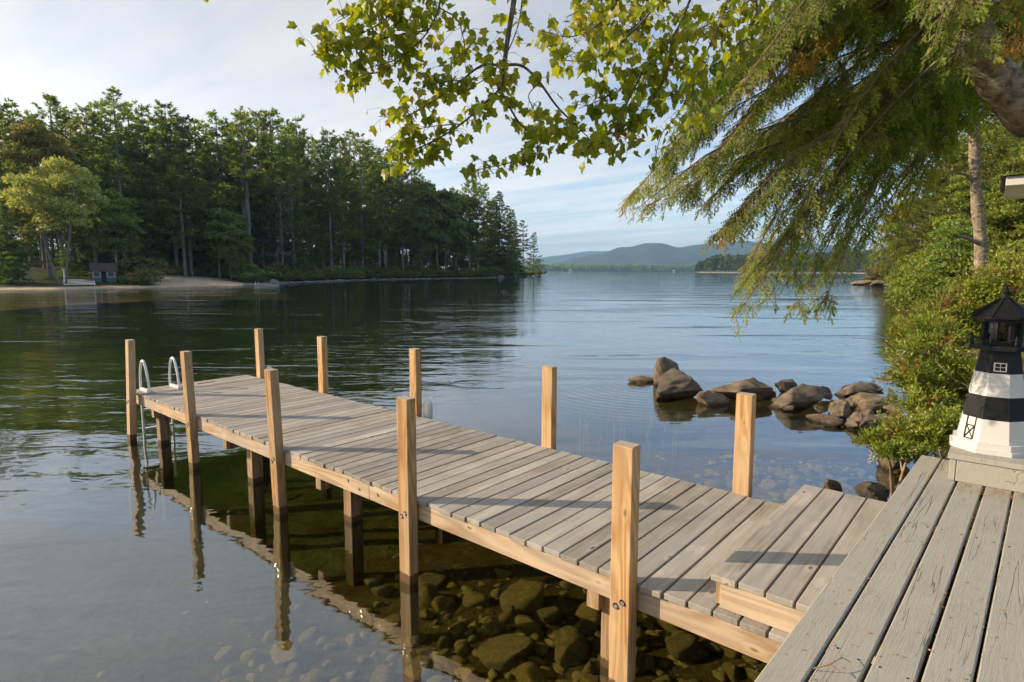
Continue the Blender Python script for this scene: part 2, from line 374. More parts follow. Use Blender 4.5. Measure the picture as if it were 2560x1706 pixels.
# lake bed: brown silt and stones inshore, green weed farther out
m, g = material('lake_bed_silt')
pos = g.n('ShaderNodeNewGeometry').outputs['Position']; sz = g.n('ShaderNodeSeparateXYZ', {0: pos}).outputs[2]
a1 = g.noise(pos, 1.1, 6, 0.65, 0.5); a2 = g.noise(pos, 9.0, 5, 0.7, 0.8); a3 = g.noise(pos, 0.22, 4, 0.6, 0.4)
cs = g.ramp(g.math('ADD', g.math('MULTIPLY', a1, 0.5), g.math('MULTIPLY', a2, 0.5)), [(0.36, (0.026, 0.023, 0.008)), (0.52, (0.080, 0.068, 0.024)), (0.68, (0.19, 0.165, 0.07))])
cw = g.ramp(g.math('ADD', g.math('MULTIPLY', a3, 0.65), g.math('MULTIPLY', a2, 0.35)), [(0.36, (0.006, 0.015, 0.004)), (0.52, (0.022, 0.050, 0.008)), (0.66, (0.085, 0.125, 0.02))])
wf = g.ramp(g.math('ADD', g.math('MULTIPLY', sz, -0.45), g.math('MULTIPLY', g.math('SUBTRACT', a1, 0.5), 0.8)), [(0.22, 0.0), (0.62, 1.0)])
finish(g, principled(g, g.mix(wf, cs, cw), 0.95, g.bump(a2, 0.05), 0.05)); MT['bed'] = m

MT['boulder'] = rockmat('granite_boulder', [(0.085, 0.058, 0.034), (0.255, 0.19, 0.122), (0.47, 0.38, 0.27)])
MT['stone'] = rockmat('submerged_stone', [(0.19, 0.15, 0.06), (0.43, 0.345, 0.16), (0.62, 0.52, 0.27)], False, (0.26, 0.23, 0.07), 4.0)
MT['shorestone'] = rockmat('grey_shore_stone', [(0.10, 0.095, 0.085), (0.22, 0.21, 0.19), (0.34, 0.33, 0.30)], False, None, 1.2)

# ------------------------------------------------------------------ terrain, water, far hills
def sdist(X, Y, poly):
    P = np.stack([X, Y], -1); d = np.full(X.shape, 1e9); ins = np.zeros(X.shape, bool); n = len(poly)
    for i in range(n):
        a = np.array(poly[i]); b = np.array(poly[(i + 1) % n]); ab = b - a
        t = np.clip(((P - a) @ ab) / (ab @ ab), 0, 1); d = np.minimum(d, np.linalg.norm(P - a - t[..., None] * ab, axis=-1))
        cond = ((a[1] > Y) != (b[1] > Y)) & (X < (b[0] - a[0]) * (Y - a[1]) / (b[1] - a[1] + 1e-12) + a[0]); ins ^= cond
    return np.where(ins, d, -d)
def vnoise(X, Y, s, seed=0.0):
    f = np.vectorize(lambda x, y: mnoise.noise(Vector((x * s + seed, y * s - seed, seed * 0.7)))); return f(X, Y)
def grid_mesh(name, xs, ys, hf, keep=None):
    X, Y = np.meshgrid(xs, ys, indexing='ij'); Z = hf(X, Y); V = np.stack([X, Y, Z], -1).reshape(-1, 3)
    nx, ny = X.shape; i = np.arange(nx - 1)[:, None] * ny + np.arange(ny - 1)[None]
    F = np.stack([i, i + ny, i + ny + 1, i + 1], -1).reshape(-1, 4)
    if keep is not None: F = F[keep(V[F].mean(1))]
    return np_mesh(name, V, F, True), V

shoreU = [0, 150, 340, 560, 700, 860, 1000, 1120, 1200, 1240]
shoreV = [666, 664, 661, 656, 649, 643, 641, 639, 636.5, 634]
SH = [tuple(ground(u, v)[:2]) for u, v in zip(shoreU, shoreV)]
LEFT = [(-98, -150), (-104, -70), (-101, -30), (-99, -4)] + SH + [(SH[-1][0] - 14, SH[-1][1] + 5), (SH[-1][0] - 60, SH[-1][1] - 25), (-330, 160), (-380, -150)]
RIGHT = [(3.4, -30), (3.2, -6), (2.95, -2), (2.85, 2), (2.55, 4.3), (2.7, 6), (2.9, 8), (2.9, 9.6), (2.2, 12), (1.4, 17), (0.5, 22), (-2.2, 45), (-5.5, 75), (-9, 108), (-12, 118), (-20, 127.5), (-18, 134), (2, 152), (70, 230), (220, 300), (220, -30)]
def h_left(X, Y):
    d = sdist(X, Y, LEFT); s = np.clip(d, 0, 400)
    z = np.where(d < 0, d * 0.22, 0.085 * np.minimum(s, 22) + 0.075 * np.clip(s - 22, 0, 110))
    return np.maximum(z, -3.2)
def h_right(X, Y):
    d = sdist(X, Y, RIGHT); s = np.clip(d, 0, 400)
    return np.maximum(np.where(d < 0, d * 0.6, 0.75 * (1 - np.exp(-s / 1.2)) + 0.05 * np.clip(s - 2, 0, 60)), -3.0)
def zl(x, y): return float(h_left(np.array([x]), np.array([y]))[0])
def zr(x, y): return float(h_right(np.array([x]), np.array([y]))[0])

# ground cover by zone: r sand, g drive, b grass
m, g = material('shore_ground_cover')
zc = g.n('ShaderNodeVertexColor', layer_name='zone').outputs[0]; sep = g.n('ShaderNodeSeparateColor', {0: zc})
pos = g.n('ShaderNodeNewGeometry').outputs['Position']; b1 = g.noise(pos, 0.9, 5, 0.65); b2 = g.noise(pos, 6.0, 4, 0.7)
duff = g.ramp(g.math('ADD', g.math('MULTIPLY', b1, 0.6), g.math('MULTIPLY', b2, 0.4)), [(0.38, (0.030, 0.024, 0.012)), (0.55, (0.075, 0.055, 0.028)), (0.7, (0.06, 0.075, 0.02))])
sand = g.ramp(b1, [(0.35, (0.52, 0.40, 0.27)), (0.65, (0.68, 0.55, 0.39))])
road = g.ramp(b2, [(0.35, (0.035, 0.033, 0.032)), (0.65, (0.085, 0.08, 0.075))])
gras = g.ramp(g.math('ADD', g.math('MULTIPLY', b1, 0.5), g.math('MULTIPLY', b2, 0.5)), [(0.38, (0.035, 0.05, 0.012)), (0.62, (0.10, 0.115, 0.03))])
c = g.mix(sep.outputs[2], duff, gras); c = g.mix(sep.outputs[0], c, sand); c = g.mix(sep.outputs[1], c, road)
finish(g, principled(g, c, 0.95, g.bump(b2, 0.06), 0.05)); MT['ground'] = m
def zone_attr(me, cols):
    at_ = me.color_attributes.new('zone', 'FLOAT_COLOR', 'POINT')
    a = np.ones((len(cols), 4), np.float32); a[:, :3] = cols; at_.data.foreach_set('color', a.ravel())

xs = np.concatenate([np.arange(-330, -170, 8.0), np.arange(-170, -84, 1.6)]); ys = np.concatenate([np.arange(-150, 0, 8.0), np.arange(0, 70, 1.3), np.arange(70, 300, 3.5)])
def hl_noisy(X, Y): return h_left(X, Y) + 0.12 * vnoise(X, Y, 0.12, 3.0)
me, V = grid_mesh('left_shore', xs, ys, hl_noisy, lambda c: c[:, 2] > -3.0)
d = sdist(V[:, 0], V[:, 1], LEFT); y = V[:, 1]
sm = lambda a, b, t: np.clip((t - a) / (b - a), 0, 1)
beach = sm(29, 31, y) * sm(49, 45, y) * sm(23, 19, d); strip = sm(3.2, 1.6, d) * sm(50, 44, y)
dcen = 15.8 + 0.0 * d + 5.0 * sm(10, 30, d) ** 2; drive = sm(2.6, 1.8, np.abs(y - dcen)) * sm(0.5, 2.0, d)
grass = np.maximum(sm(30, 26, y) * sm(34, 24, d), sm(100, 110, y) * sm(4.5, 3.0, d)); grass = np.maximum(grass, sm(50, 60, y) * sm(4.0, 2.6, d))
zone_attr(me, np.stack([np.maximum(beach, strip), drive * (1 - strip), grass], 1))
tag(mobj('far_shore_ground', me, MT['ground']), kind='structure')

xs = np.concatenate([np.arange(-26, 0, 1.2), np.arange(0, 9, 0.35), np.arange(9, 60, 3.0), np.arange(60, 230, 12)]); ys = np.concatenate([np.arange(-30, -4, 2), np.arange(-4, 14, 0.35), np.arange(14, 60, 1.6), np.arange(60, 300, 4)])
def hr_noisy(X, Y): return h_right(X, Y) + 0.10 * vnoise(X, Y, 0.9, 5.0)
me, V = grid_mesh('right_bank', xs, ys, hr_noisy, lambda c: c[:, 2] > -2.9)
d = sdist(V[:, 0], V[:, 1], RIGHT)
zone_attr(me, np.stack([0 * d, 0 * d, sm(0.5, 1.5, d) * 0.6], 1))
tag(mobj('near_bank_ground', me, MT['ground']), kind='structure')

def h_bed(X, Y):
    d = -sdist(X, Y, RIGHT)
    return -np.clip(0.16 + 0.115 * d, 0.02, 2.35) + 0.05 * vnoise(X, Y, 1.3, 9.0) + 0.03 * vnoise(X, Y, 4.0, 2.0)
me, V = grid_mesh('near_bed', np.arange(-24, 4.2, 0.33), np.arange(-14, 26, 0.33), h_bed)
tag(mobj('lake_bed', me, MT['bed']), kind='structure')
S = 16000.0
me = np_mesh('deep_bed', np.array([[-S, -S, -2.52], [S, -S, -2.52], [S, S, -2.52], [-S, S, -2.52]]), np.array([[0, 1, 2, 3]]))
tag(mobj('deep_lake_ground', me, MT['bed']), kind='structure')
me = np_mesh('water', np.array([[-S, -S, 0], [S, -S, 0], [S, S, 0], [-S, S, 0.0]]), np.array([[0, 1, 2, 3]]))
tag(mobj('lake_water', me, MT['water']), kind='structure')

# mountains
m, g = material('forested_mountain')
pos = g.n('ShaderNodeNewGeometry').outputs['Position']
k1 = g.noise(pos, 0.012, 6, 0.7); k2 = g.noise(pos, 0.0025, 4, 0.6)
c = g.ramp(g.math('ADD', g.math('MULTIPLY', k1, 0.6), g.math('MULTIPLY', k2, 0.4)), [(0.38, (0.022, 0.038, 0.018)), (0.62, (0.075, 0.10, 0.045))])
finish(g, principled(g, c, 1.0, g.bump(k1, 25.0), 0.0)); MT['mountain'] = m
def ridge(name, prof, D0, wid, label):
    U = np.array([q[0] for q in prof], float); Vv = np.array([q[1] for q in prof], float)
    us = np.linspace(U[0], U[-1], 150); vs = np.interp(us, U, Vv)
    for _ in range(4): vs[1:-1] = (vs[:-2] + 2 * vs[1:-1] + vs[2:]) / 4
    ds = np.linspace(-1.6, 1.6, 34); rows = []
    for u, v in zip(us, vs):
        top = at(u, v, D0)[2] + 12 * mnoise.noise(Vector((u * 0.03, D0 * 0.01, 0)))
        for q in ds:
            D = D0 + q * wid; P = at(u, 622, D); P[2] = max(top, 0) * math.exp(-q * q * 1.3) * (1 + 0.10 * mnoise.noise(Vector((u * 0.012, q * 2.1, D0)))) - 6
            rows.append(P)
    V = np.array(rows); i = np.arange(149)[:, None] * 34 + np.arange(33)[None]
    F = np.stack([i, i + 34, i + 35, i + 1], -1).reshape(-1, 4)
    tag(mobj(name, np_mesh(name, V, F, True), MT['mountain']), kind='structure')
ridge('mountain', [(900, 618), (1180, 616), (1255, 608), (1320, 593), (1400, 574), (1470, 560), (1495, 557), (1525, 560), (1562, 570), (1600, 561), (1640, 556.5), (1690, 556), (1740, 558), (1830, 560), (1900, 561), (1960, 568), (2060, 585), (2200, 600), (2420, 610)], 5200, 800, '')
ridge('mountain', [(900, 605), (1150, 600), (1240, 592), (1290, 585), (1330, 579), (1375, 574), (1430, 579), (1500, 590), (1600, 600), (1800, 600), (2400, 606)], 8200, 800, '')

# ------------------------------------------------------------------ foliage materials
MT['pine'] = foliage('white_pine_needles', [(0.070, 0.116, 0.040), (0.142, 0.205, 0.060), (0.27, 0.31, 0.09)], 0.48, (1.9, 1.75, 0.6), 0.35, 0.6)
MT['hemfar'] = foliage('dark_hemlock_needles', [(0.06, 0.092, 0.034), (0.118, 0.168, 0.05), (0.21, 0.26, 0.07)], 0.35, (1.7, 1.7, 0.6), 0.5, 0.6)
MT['spruce'] = foliage('dying_spruce_needles', [(0.075, 0.068, 0.045), (0.128, 0.117, 0.060), (0.195, 0.180, 0.120)], 0.15, (1.2, 1.2, 0.8), 0.4, 0.7)
MT['leafdark'] = foliage('broadleaf_green', [(0.07, 0.12, 0.03), (0.135, 0.205, 0.048), (0.23, 0.30, 0.07)], 0.3, (1.5, 1.6, 0.5), 0.6, 0.5)
MT['leaflime'] = foliage('light_green_leaves', [(0.09, 0.14, 0.025), (0.16, 0.23, 0.04), (0.26, 0.31, 0.06)], 0.35, (1.4, 1.5, 0.5), 0.5, 0.5)
MT['leafgold'] = foliage('yellowing_maple_leaves', [(0.22, 0.245, 0.06), (0.38, 0.385, 0.10), (0.55, 0.50, 0.17)], 0.35, (1.3, 1.25, 0.6), 0.5, 0.5)
MT['leaforange'] = foliage('orange_maple_leaves', [(0.16, 0.14, 0.035), (0.28, 0.20, 0.05), (0.28, 0.27, 0.07)], 0.35, (1.3, 1.2, 0.6), 0.4, 0.5)
MT['leafbrown'] = foliage('bronze_shrub_leaves', [(0.09, 0.095, 0.028), (0.18, 0.155, 0.05), (0.25, 0.22, 0.06)], 0.25, (1.3, 1.2, 0.7), 0.7, 0.6)
MT['leafright'] = foliage('sunny_green_leaves', [(0.075, 0.108, 0.020), (0.17, 0.21, 0.036), (0.31, 0.325, 0.06)], 0.38, (1.5, 1.5, 0.45), 0.5, 0.5)
MT['pineright'] = foliage('sunny_pine_needles', [(0.075, 0.102, 0.024), (0.165, 0.195, 0.04), (0.30, 0.30, 0.065)], 0.25, (1.4, 1.4, 0.5), 0.5, 0.6)
MT['bark'] = bark('grey_pine_bark', (0.10, 0.082, 0.070), (0.29, 0.25, 0.22), (6, 6, 1.0), 0.05)
MT['barkright'] = bark('sunlit_grey_bark', (0.10, 0.075, 0.05), (0.30, 0.24, 0.17), (9, 9, 2.0), 0.03, (0.22, 0.22, 0.17))

# ------------------------------------------------------------------ tree builders
def rdir(n, r):
    v = r.normal(size=(n, 3)); return unit(v)
def conifer(seed, H, cs, Wd, shape, whorl=0.036, nb=(4, 7), tuft=(0.45, 0.85), tw=0.095, per_m=7.0, nq=5, droop=0.0, upsweep=0.18, base_r=0.0115, lean=0.0, bare=0.25, split=None, irregular=0.5):
    r = np.random.default_rng(seed); wood_ = Acc(); P_, D_, S_, L_, W_ = [], [], [], [], []
    bx = r.normal(0, 0.004 * H, 2); tt = np.linspace(0, 1, 14)
    def axis(t):
        t = np.asarray(t); return np.stack([bx[0] * np.sin(t * 3.0) + lean * H * t, bx[1] * np.sin(t * 2.3), t * H], -1)
    wood_.add(*tube(axis(tt) - [0, 0, 0.4], base_r * H * (1 - tt) ** 0.75 + 0.03, 8))
    if split:
        q = np.linspace(0, 1, 12); sp = np.stack([-split * np.sin(np.minimum(q * 2.2, 1) * 1.57), 0 * q, q * H * 0.9 + 0.5], -1)
        wood_.add(*tube(sp, base_r * 0.75 * H * (1 - q) ** 0.7 + 0.03, 7))
    z = cs * H; k = 0
    while z < H * 0.985:
        t = (z - cs * H) / (H - cs * H); ln = Wd * shape(t)
        for _ in range(r.integers(*nb)):
            a = r.uniform(0, 2 * np.pi); L = ln * r.uniform(1 - irregular, 1 + irregular * 0.5); 
            if r.random() < 0.10: L *= 0.4
            d = np.array([math.cos(a), math.sin(a), 0]); e = (-0.10 + 0.75 * t ** 1.6) + r.normal(0, 0.07) - droop
            c0 = axis(z / H); s = np.linspace(0, 1, 5)
            pts = c0 + d * (L * s)[:, None] * math.cos(e) + np.array([0, 0, 1]) * (L * (math.sin(e) * s + upsweep * s ** 2 - 0.10 * np.sin(s * 3.1)))[:, None]
            wood_.add(*tube(pts, 0.012 + 0.018 * L * (1 - s) ** 1.0 * 0.5, 3))
            n = max(4, int(L * per_m)); q = bare + (1 - bare) * r.random(n) ** 0.75
            pos = np.stack([np.interp(q, s, pts[:, j]) for j in range(3)], 1)
            side = np.array([-d[1], d[0], 0]); lat = r.uniform(-1, 1, n) * (0.30 * L * (1.15 - q) + 0.12)
            pos += side * lat[:, None] + np.array([0, 0, 1]) * r.normal(0, 0.06, n)[:, None]
            for _q in range(nq):
                dd = unit(d * 0.55 + side * (np.sign(lat) * 0.45)[:, None] + np.array([0, 0, 0.22 - droop * 0.6]) + r.normal(0, 0.42, (n, 3)) * [1, 1, 0.6])
                sd_ = unit(np.cross(dd, unit(np.array([0, 0, 1.0]) + r.normal(0, 0.5, (n, 3)))))
                P_.append(pos); D_.append(dd); S_.append(sd_); L_.append(r.uniform(*tuft, n)); W_.append(np.full(n, tw) * r.uniform(0.6, 1.3, n))
        z += whorl * H * r.uniform(0.7, 1.3)
    fo = diamonds(*[np.concatenate(a) for a in (P_, D_, S_)], np.concatenate(L_), np.concatenate(W_))
    return wood_.mesh('trunk_wood', True), np_mesh('crown_needles', *fo)
def broadleaf(seed, H, trunk, rx, nblob, nleaf, size, blob=(0.2, 0.32), flat=1.0, stems=1, tiers=False):
    r = np.random.default_rng(seed); wood_ = Acc(); ch = H - trunk; cen = []
    for _ in range(nblob):
        while True:
            p = r.uniform(-1, 1, 3)
            if p @ p < 1 and p @ p > 0.10: break
        zf = (p[2] + 1) / 2; sc = 1.0 if zf > 0.35 else 0.65 + zf
        cen.append([p[0] * rx * 0.78 * sc, p[1] * rx * 0.78 * sc, trunk + ch * (0.08 + 0.86 * zf)])
    cen = np.array(cen)
    for s_ in range(stems):
        a = 6.28 * s_ / max(1, stems) + seed; o = np.array([math.cos(a), math.sin(a), 0]) * (0.05 * rx if stems > 1 else 0)
        q = np.linspace(0, 1, 9); top = np.array([o[0] * 12, o[1] * 12, H * 0.82]); wood_.add(*tube(o + (top - o) * q[:, None] + np.array([0.03 * H, 0, 0]) * np.sin(q * 4 + seed)[:, None] - [0, 0, 0.3], (0.013 * H / stems ** 0.5) * (1 - q) ** 0.8 + 0.012, 7))
    for c in cen:
        s = np.linspace(0, 1, 6); z0 = trunk * 0.75 + (c[2] - trunk) * 0.35; b = np.array([0, 0, z0])
        wood_.add(*tube(b + (c - b) * s[:, None] + np.array([0, 0, 0.06 * H]) * np.sin(s * 3.14)[:, None] * 0.5, 0.004 * H * (1 - s) + 0.008, 4))
    per = nleaf // nblob; P = []
    for c in cen:
        rad = rx * r.uniform(*blob); v = rdir(per, r); v[:, 2] = np.where(v[:, 2] < -0.3, -v[:, 2] * 0.6, v[:, 2])
        P.append(c + v * (rad * r.uniform(0.55, 1.1, per) ** 0.6)[:, None] * np.array([1.25, 1.25, 0.72 * flat]))
    P = np.concatenate(P); n = len(P); D = unit(rdir(n, r) + np.array([0, 0, -0.35])); S_ = unit(np.cross(D, unit(rdir(n, r) + np.array([0, 0, 0.9]))))
    return wood_.mesh('trunk_wood', True), np_mesh('crown_leaves', *diamonds(P, D, S_, size * r.uniform(0.7, 1.3, n), size * 0.36 * r.uniform(0.7, 1.3, n)))
def tree(name, label, cat, meshes, bm_, fm, group=None):
    t = thing(name, label, cat, (0, 0, 0), 0, group); mobj('trunk', meshes[0], bm_, t); mobj('crown', meshes[1], fm, t); return t

pine_shape = lambda t: (0.75 + 0.35 * min(t / 0.2, 1) if t < 0.25 else 1.10 * (1 - ((t - 0.25) / 0.75)) ** 0.62 + 0.07)
cone_shape = lambda t: 1.05 * (1 - t) ** 0.85 + 0.06
WOODL = 'tall white pine in the dense dark wood across the lake'
WOODG = 'pines of the wood across the lake'
PINES = [tree('pine_tree', WOODL, 'tree', conifer(11 + i, 30.0, (0.26, 0.20, 0.36, 0.24, 0.32, 0.15)[i], (4.3, 4.9, 4.0, 4.6, 3.9, 4.9)[i], pine_shape, upsweep=(0.16, 0.22, 0.2, 0.14, 0.24, 0.18)[i], lean=(0, 0.01, -0.008, 0.012, 0, -0.01)[i]), MT['bark'], MT['pine'], WOODG) for i in range(6)]
HEMF = [tree('hemlock_tree', 'dense dark hemlock in the wood across the lake', 'tree', conifer(31 + i, 22.0, 0.07, 4.2, cone_shape, whorl=0.026, droop=0.16, upsweep=-0.05, tuft=(0.4, 0.7), bare=0.1, per_m=6), MT['bark'], MT['hemfar'], 'hemlocks of the wood across the lake') for i in range(2)]
BROADF = [tree('broadleaf_tree', 'round green broadleaf tree in the wood across the lake', 'tree', broadleaf(41 + i, 18.0, 3.5, 5.6, 34, 15000, 0.50), MT['bark'], MT['leafdark'], 'broadleaf trees of the wood across the lake') for i in range(2)]
used = set()
def put(proto, loc, rotz, sc, label=None, group=None, cat=None):
    if id(proto) in used:
        o = dup(proto, loc, rotz, sc, label, group)
    else:
        used.add(id(proto)); o = proto; o.location = loc; o.rotation_euler = (0, 0, rotz); o.scale = (sc,) * 3 if not hasattr(sc, '__len__') else sc
        if label: o['label'] = label
        if group: o['group'] = group
    return o
def shore_depth(u): 
    return depth(ground(u, float(np.interp(u, shoreU, shoreV))))
def ashore(u, inland):
    D = shore_depth(u) + inland; P = at(u, 622, D); P[2] = zl(P[0], P[1]) - 0.15; return P
TOPU = [-60, 0, 30, 60, 100, 150, 215, 290, 345, 410, 460, 520, 570, 640, 690, 730, 760, 840, 900, 950, 990, 1060, 1110, 1150, 1175, 1195, 1240]
TOPV = [205, 200, 205, 228, 245, 214, 232, 216, 222, 236, 262, 244, 250, 256, 265, 300, 288, 300, 325, 365, 412, 412, 415, 455, 490, 560, 600]
def height_for(P, v):
    D = depth(P); d = ray(1176, v); return CAM[2] + d[2] / (d @ FH) * D - P[2]

front = [(-45, 12, 0), (18, 16, 6), (62, 22, 12), (104, 26, 18), (148, 20, 0), (186, 26, 24), (222, 22, 14), (262, 28, 6), (290, 20, 0), (318, 26, 20), (345, 22, 2), (378, 30, 26),
         (408, 20, 0), (426, 17, 40), (440, 19, 10), (466, 26, 14), (492, 30, 20), (520, 24, 0), (548, 30, 14), (572, 26, 4), (604, 27, 12), (638, 24, 0), (664, 28, 22), (678, 9, 30), (692, 24, 4), (716, 28, 26),
         (742, 22, 20), (762, 10, 4), (789, 9, 16), (812, 20, 10), (832, 12, 14), (852, 24, 6), (872, 10, 10), (886, 12, 30), (902, 22, 8), (926, 9, 24), (948, 18, 6), (968, 22, 20), (1024, 14, 60), (1048, 20, 10), (1078, 8, 6), (1098, 7, 0), (1112, 16, 8), (1130, 12, 22)]
k = 0
for u, inland, dv in front:
    P = ashore(u, inland); v = float(np.interp(u, TOPU, TOPV)) + dv
    put(PINES[(k * 5 + k // 6) % 6], P, rng.uniform(0, 6.28), height_for(P, v) / 30.0 * rng.uniform(0.97, 1.03)); k += 1
for row in range(2):
    u = -90 + row * 9
    while u < 1120:
        inl = 36 + row * 20 + rng.uniform(-6, 6); P = ashore(max(u, 0), inl) if u >= 0 else None
        if P is None:
            D = shore_depth(0) + inl; P = at(u, 622, D); P[2] = zl(P[0], P[1]) - 0.15
        v = float(np.interp(u, TOPU, TOPV)) + rng.uniform(35, 120); hh = height_for(P, v)
        pr = PINES[rng.integers(6)] if rng.random() < 0.78 else (HEMF if rng.random() < 0.5 else BROADF)[rng.integers(2)]
        base = 30.0 if pr in PINES else (22.0 if pr in HEMF else 18.0)
        if pr not in PINES: hh *= 0.8
        put(pr, P, rng.uniform(0, 6.28), hh / base); u += rng.uniform(24, 40) * (1.0 if row < 2 else 1.3)
# the same wood goes on round the shore towards the sun
for yy in np.arange(-30, -110, -9.0):
    for rr in range(1):
        x = -106 - rr * 12 + rng.uniform(-3, 3); y2 = yy + rng.uniform(-2, 2)
        put(PINES[rng.integers(6)], (x, y2, zl(x, y2) - 0.2), rng.uniform(0, 6.28), rng.uniform(0.85, 0.98), 'tall white pine farther round the far shore beyond the drive', 'pines farther round the shore')
for u, inland, v, i in [(1008, 12, 418, 0), (985, 16, 408, 1), (1040, 18, 425, 0), (965, 10, 470, 1), (530, 14, 468, 0), (505, 18, 450, 1), (545, 11, 520, 0)]:
    P = ashore(u, inland); put(BROADF[i], P, rng.uniform(0, 6.28), height_for(P, v) / 18.0)
for u, inland, v, i in [(1148, 9, 438, 0), (1166, 7, 470, 1), (1182, 10, 505, 0), (1136, 14, 450, 1), (1176, 16, 480, 0), (-30, 8, 420, 0), (20, 6, 460, 1), (470, 22, 470, 0), (905, 16, 500, 1), (720, 14, 480, 0), (690, 8, 455, 1), (160, 16, 480, 0), (345, 20, 420, 1), (830, 18, 470, 0)]:
    P = ashore(u, inland); s = height_for(P, v) / 22.0; put(HEMF[i], P, rng.uniform(0, 6.28), (s * 1.0, s * 1.0, s))
u = 190.0
while u < 1192:
    inl = rng.uniform(24, 50) if u < 1100 else rng.uniform(9, 22); P = ashore(u, inl); hh = rng.uniform(6, 11)
    if rng.random() < 0.55: put(HEMF[rng.integers(2)], P, rng.uniform(0, 6.28), (hh / 22 * 1.5, hh / 22 * 1.5, hh / 22), 'young bushy hemlock in the shade under the tall pines across the lake', 'young hemlocks under the pines')
    else: put(BROADF[rng.integers(2)], P, rng.uniform(0, 6.28), (hh / 18, hh / 18, hh / 18), 'small broadleaf tree in the shade under the tall pines across the lake', 'small broadleaf trees under the pines')
    u += rng.uniform(7, 12)
# individuals that can be told apart
def single(name, label, cat, meshes, bm_, fm, P, s=1.0, rotz=0.0):
    t = tree(name, label, cat, meshes, bm_, fm); t.location = P; t.scale = (s,) * 3; t.rotation_euler = (0, 0, rotz); return t
P = ashore(146, 4.0); h = height_for(P, 362)
single('maple_tree', 'pale yellow-green maple with fanning bare limbs beside the little blue hut', 'tree', broadleaf(61, 18, 6.5, 6.4, 44, 13000, 0.40, (0.16, 0.26), 1.0, 3), MT['bark'], MT['leafgold'], P, h / 17.5)
P = ashore(268, 10.5); h = height_for(P, 445)
single('birch_tree', 'light green layered young tree standing over the little blue hut', 'tree', broadleaf(63, 13, 3.0, 4.3, 46, 16000, 0.36, (0.2, 0.34), 0.5), MT['bark'], MT['leaflime'], P, h / 12.6)
P = ashore(112, 14.0); h = height_for(P, 268)
single('maple_tree', 'orange-tinted maple rising between the pines behind the yellow maple', 'tree', broadleaf(65, 26, 9, 4.6, 40, 12000, 0.5), MT['bark'], MT['leaforange'], P, h / 25)
P = ashore(40, 6.0); h = height_for(P, 560)
single('cedar_tree', 'low dark olive tree beside the drive under the yellow maple', 'tree', broadleaf(67, 9, 1.2, 4.2, 30, 9000, 0.36, (0.2, 0.34), 0.6), MT['bark'], MT['leafdark'], P, h / 8.7)
P = ashore(575, 16); h = height_for(P, 250)
single('pine_tree', 'tall white pine with a forked swelling double trunk above the beach end', 'tree', conifer(71, 30, 0.50, 4.4, pine_shape, split=1.5, base_r=0.018), MT['bark'], MT['pine'], P, h / 30)
P = ashore(650, 7); h = height_for(P, 412)
single('spruce_tree', 'grey half-dead spruce with drooping bare limbs near the swim raft', 'tree', conifer(73, 17, 0.26, 4.0, lambda t: (1 - t) ** 0.7 * (0.75 + 0.5 * math.sin(t * 19) ** 2) + 0.05, droop=0.3, upsweep=0.1, per_m=3.2, nq=4, bare=0.4, tuft=(0.4, 0.7), base_r=0.013), MT['bark'], MT['spruce'], P, h / 17)
P = ashore(1202, 6); h = height_for(P, 503)
single('pine_tree', 'thin tall pine with a small crown close to the tip of the point', 'tree', conifer(75, 20, 0.45, 2.1, pine_shape, per_m=6, whorl=0.05), MT['bark'], MT['pine'], P, h / 20)
P = ashore(1226, 4); h = height_for(P, 532)
single('spruce_tree', 'open pointed spruce standing alone at the tip of the point', 'tree', conifer(77, 17, 0.10, 4.2, cone_shape, whorl=0.045, droop=0.1, upsweep=0.12, nb=(4, 6), per_m=4.5), MT['bark'], MT['hemfar'], P, h / 17)

SHRUBS = [broadleaf(81 + i, 2.4, 0.25, 1.9, 16, 2600, 0.24, (0.3, 0.45), 0.9, 2) for i in range(3)]
SHR = [tree('shore_shrub', 'low bronze-green shrub in the understory along the far shore', 'shrub', SHRUBS[i], MT['bark'], [MT['leafbrown'], MT['leafdark'], MT['leaflime']][i], 'shrubs along the far shore') for i in range(3)]
u = 292.0
while u < 1238:
    on_beach = 335 < u < 565
    for q in range(2 if u < 1150 else 1):
        inl = (21 if on_beach else 4.5) + q * 4.5 + rng.uniform(-1, 1.5)
        if 990 < u < 1010 and q == 0: continue
        if u > 1150: inl = rng.uniform(1.5, 3.5)
        P = ashore(u + rng.uniform(-6, 6), inl); s = rng.uniform(0.7, 1.5) * (0.75 if q == 0 else 1.15)
        put(SHR[rng.choice([0, 0, 1, 1, 2], p=[.2, .2, .25, .25, .1])], P, rng.uniform(0, 6.28), (s * 1.3, s * 1.3, s * (0.75 if on_beach else 0.95)))
    u += rng.uniform(13, 21) * (1 if u < 800 else 0.8)
P = ashore(330, 3.2)
single('spruce_tree', 'small dense round conifer bush at the edge of the beach', 'shrub', conifer(79, 3.0, 0.03, 1.1, cone_shape, whorl=0.07, tuft=(0.15, 0.3), tw=0.05, per_m=16, bare=0.1), MT['bark'], MT['leafdark'], P, 1.0)

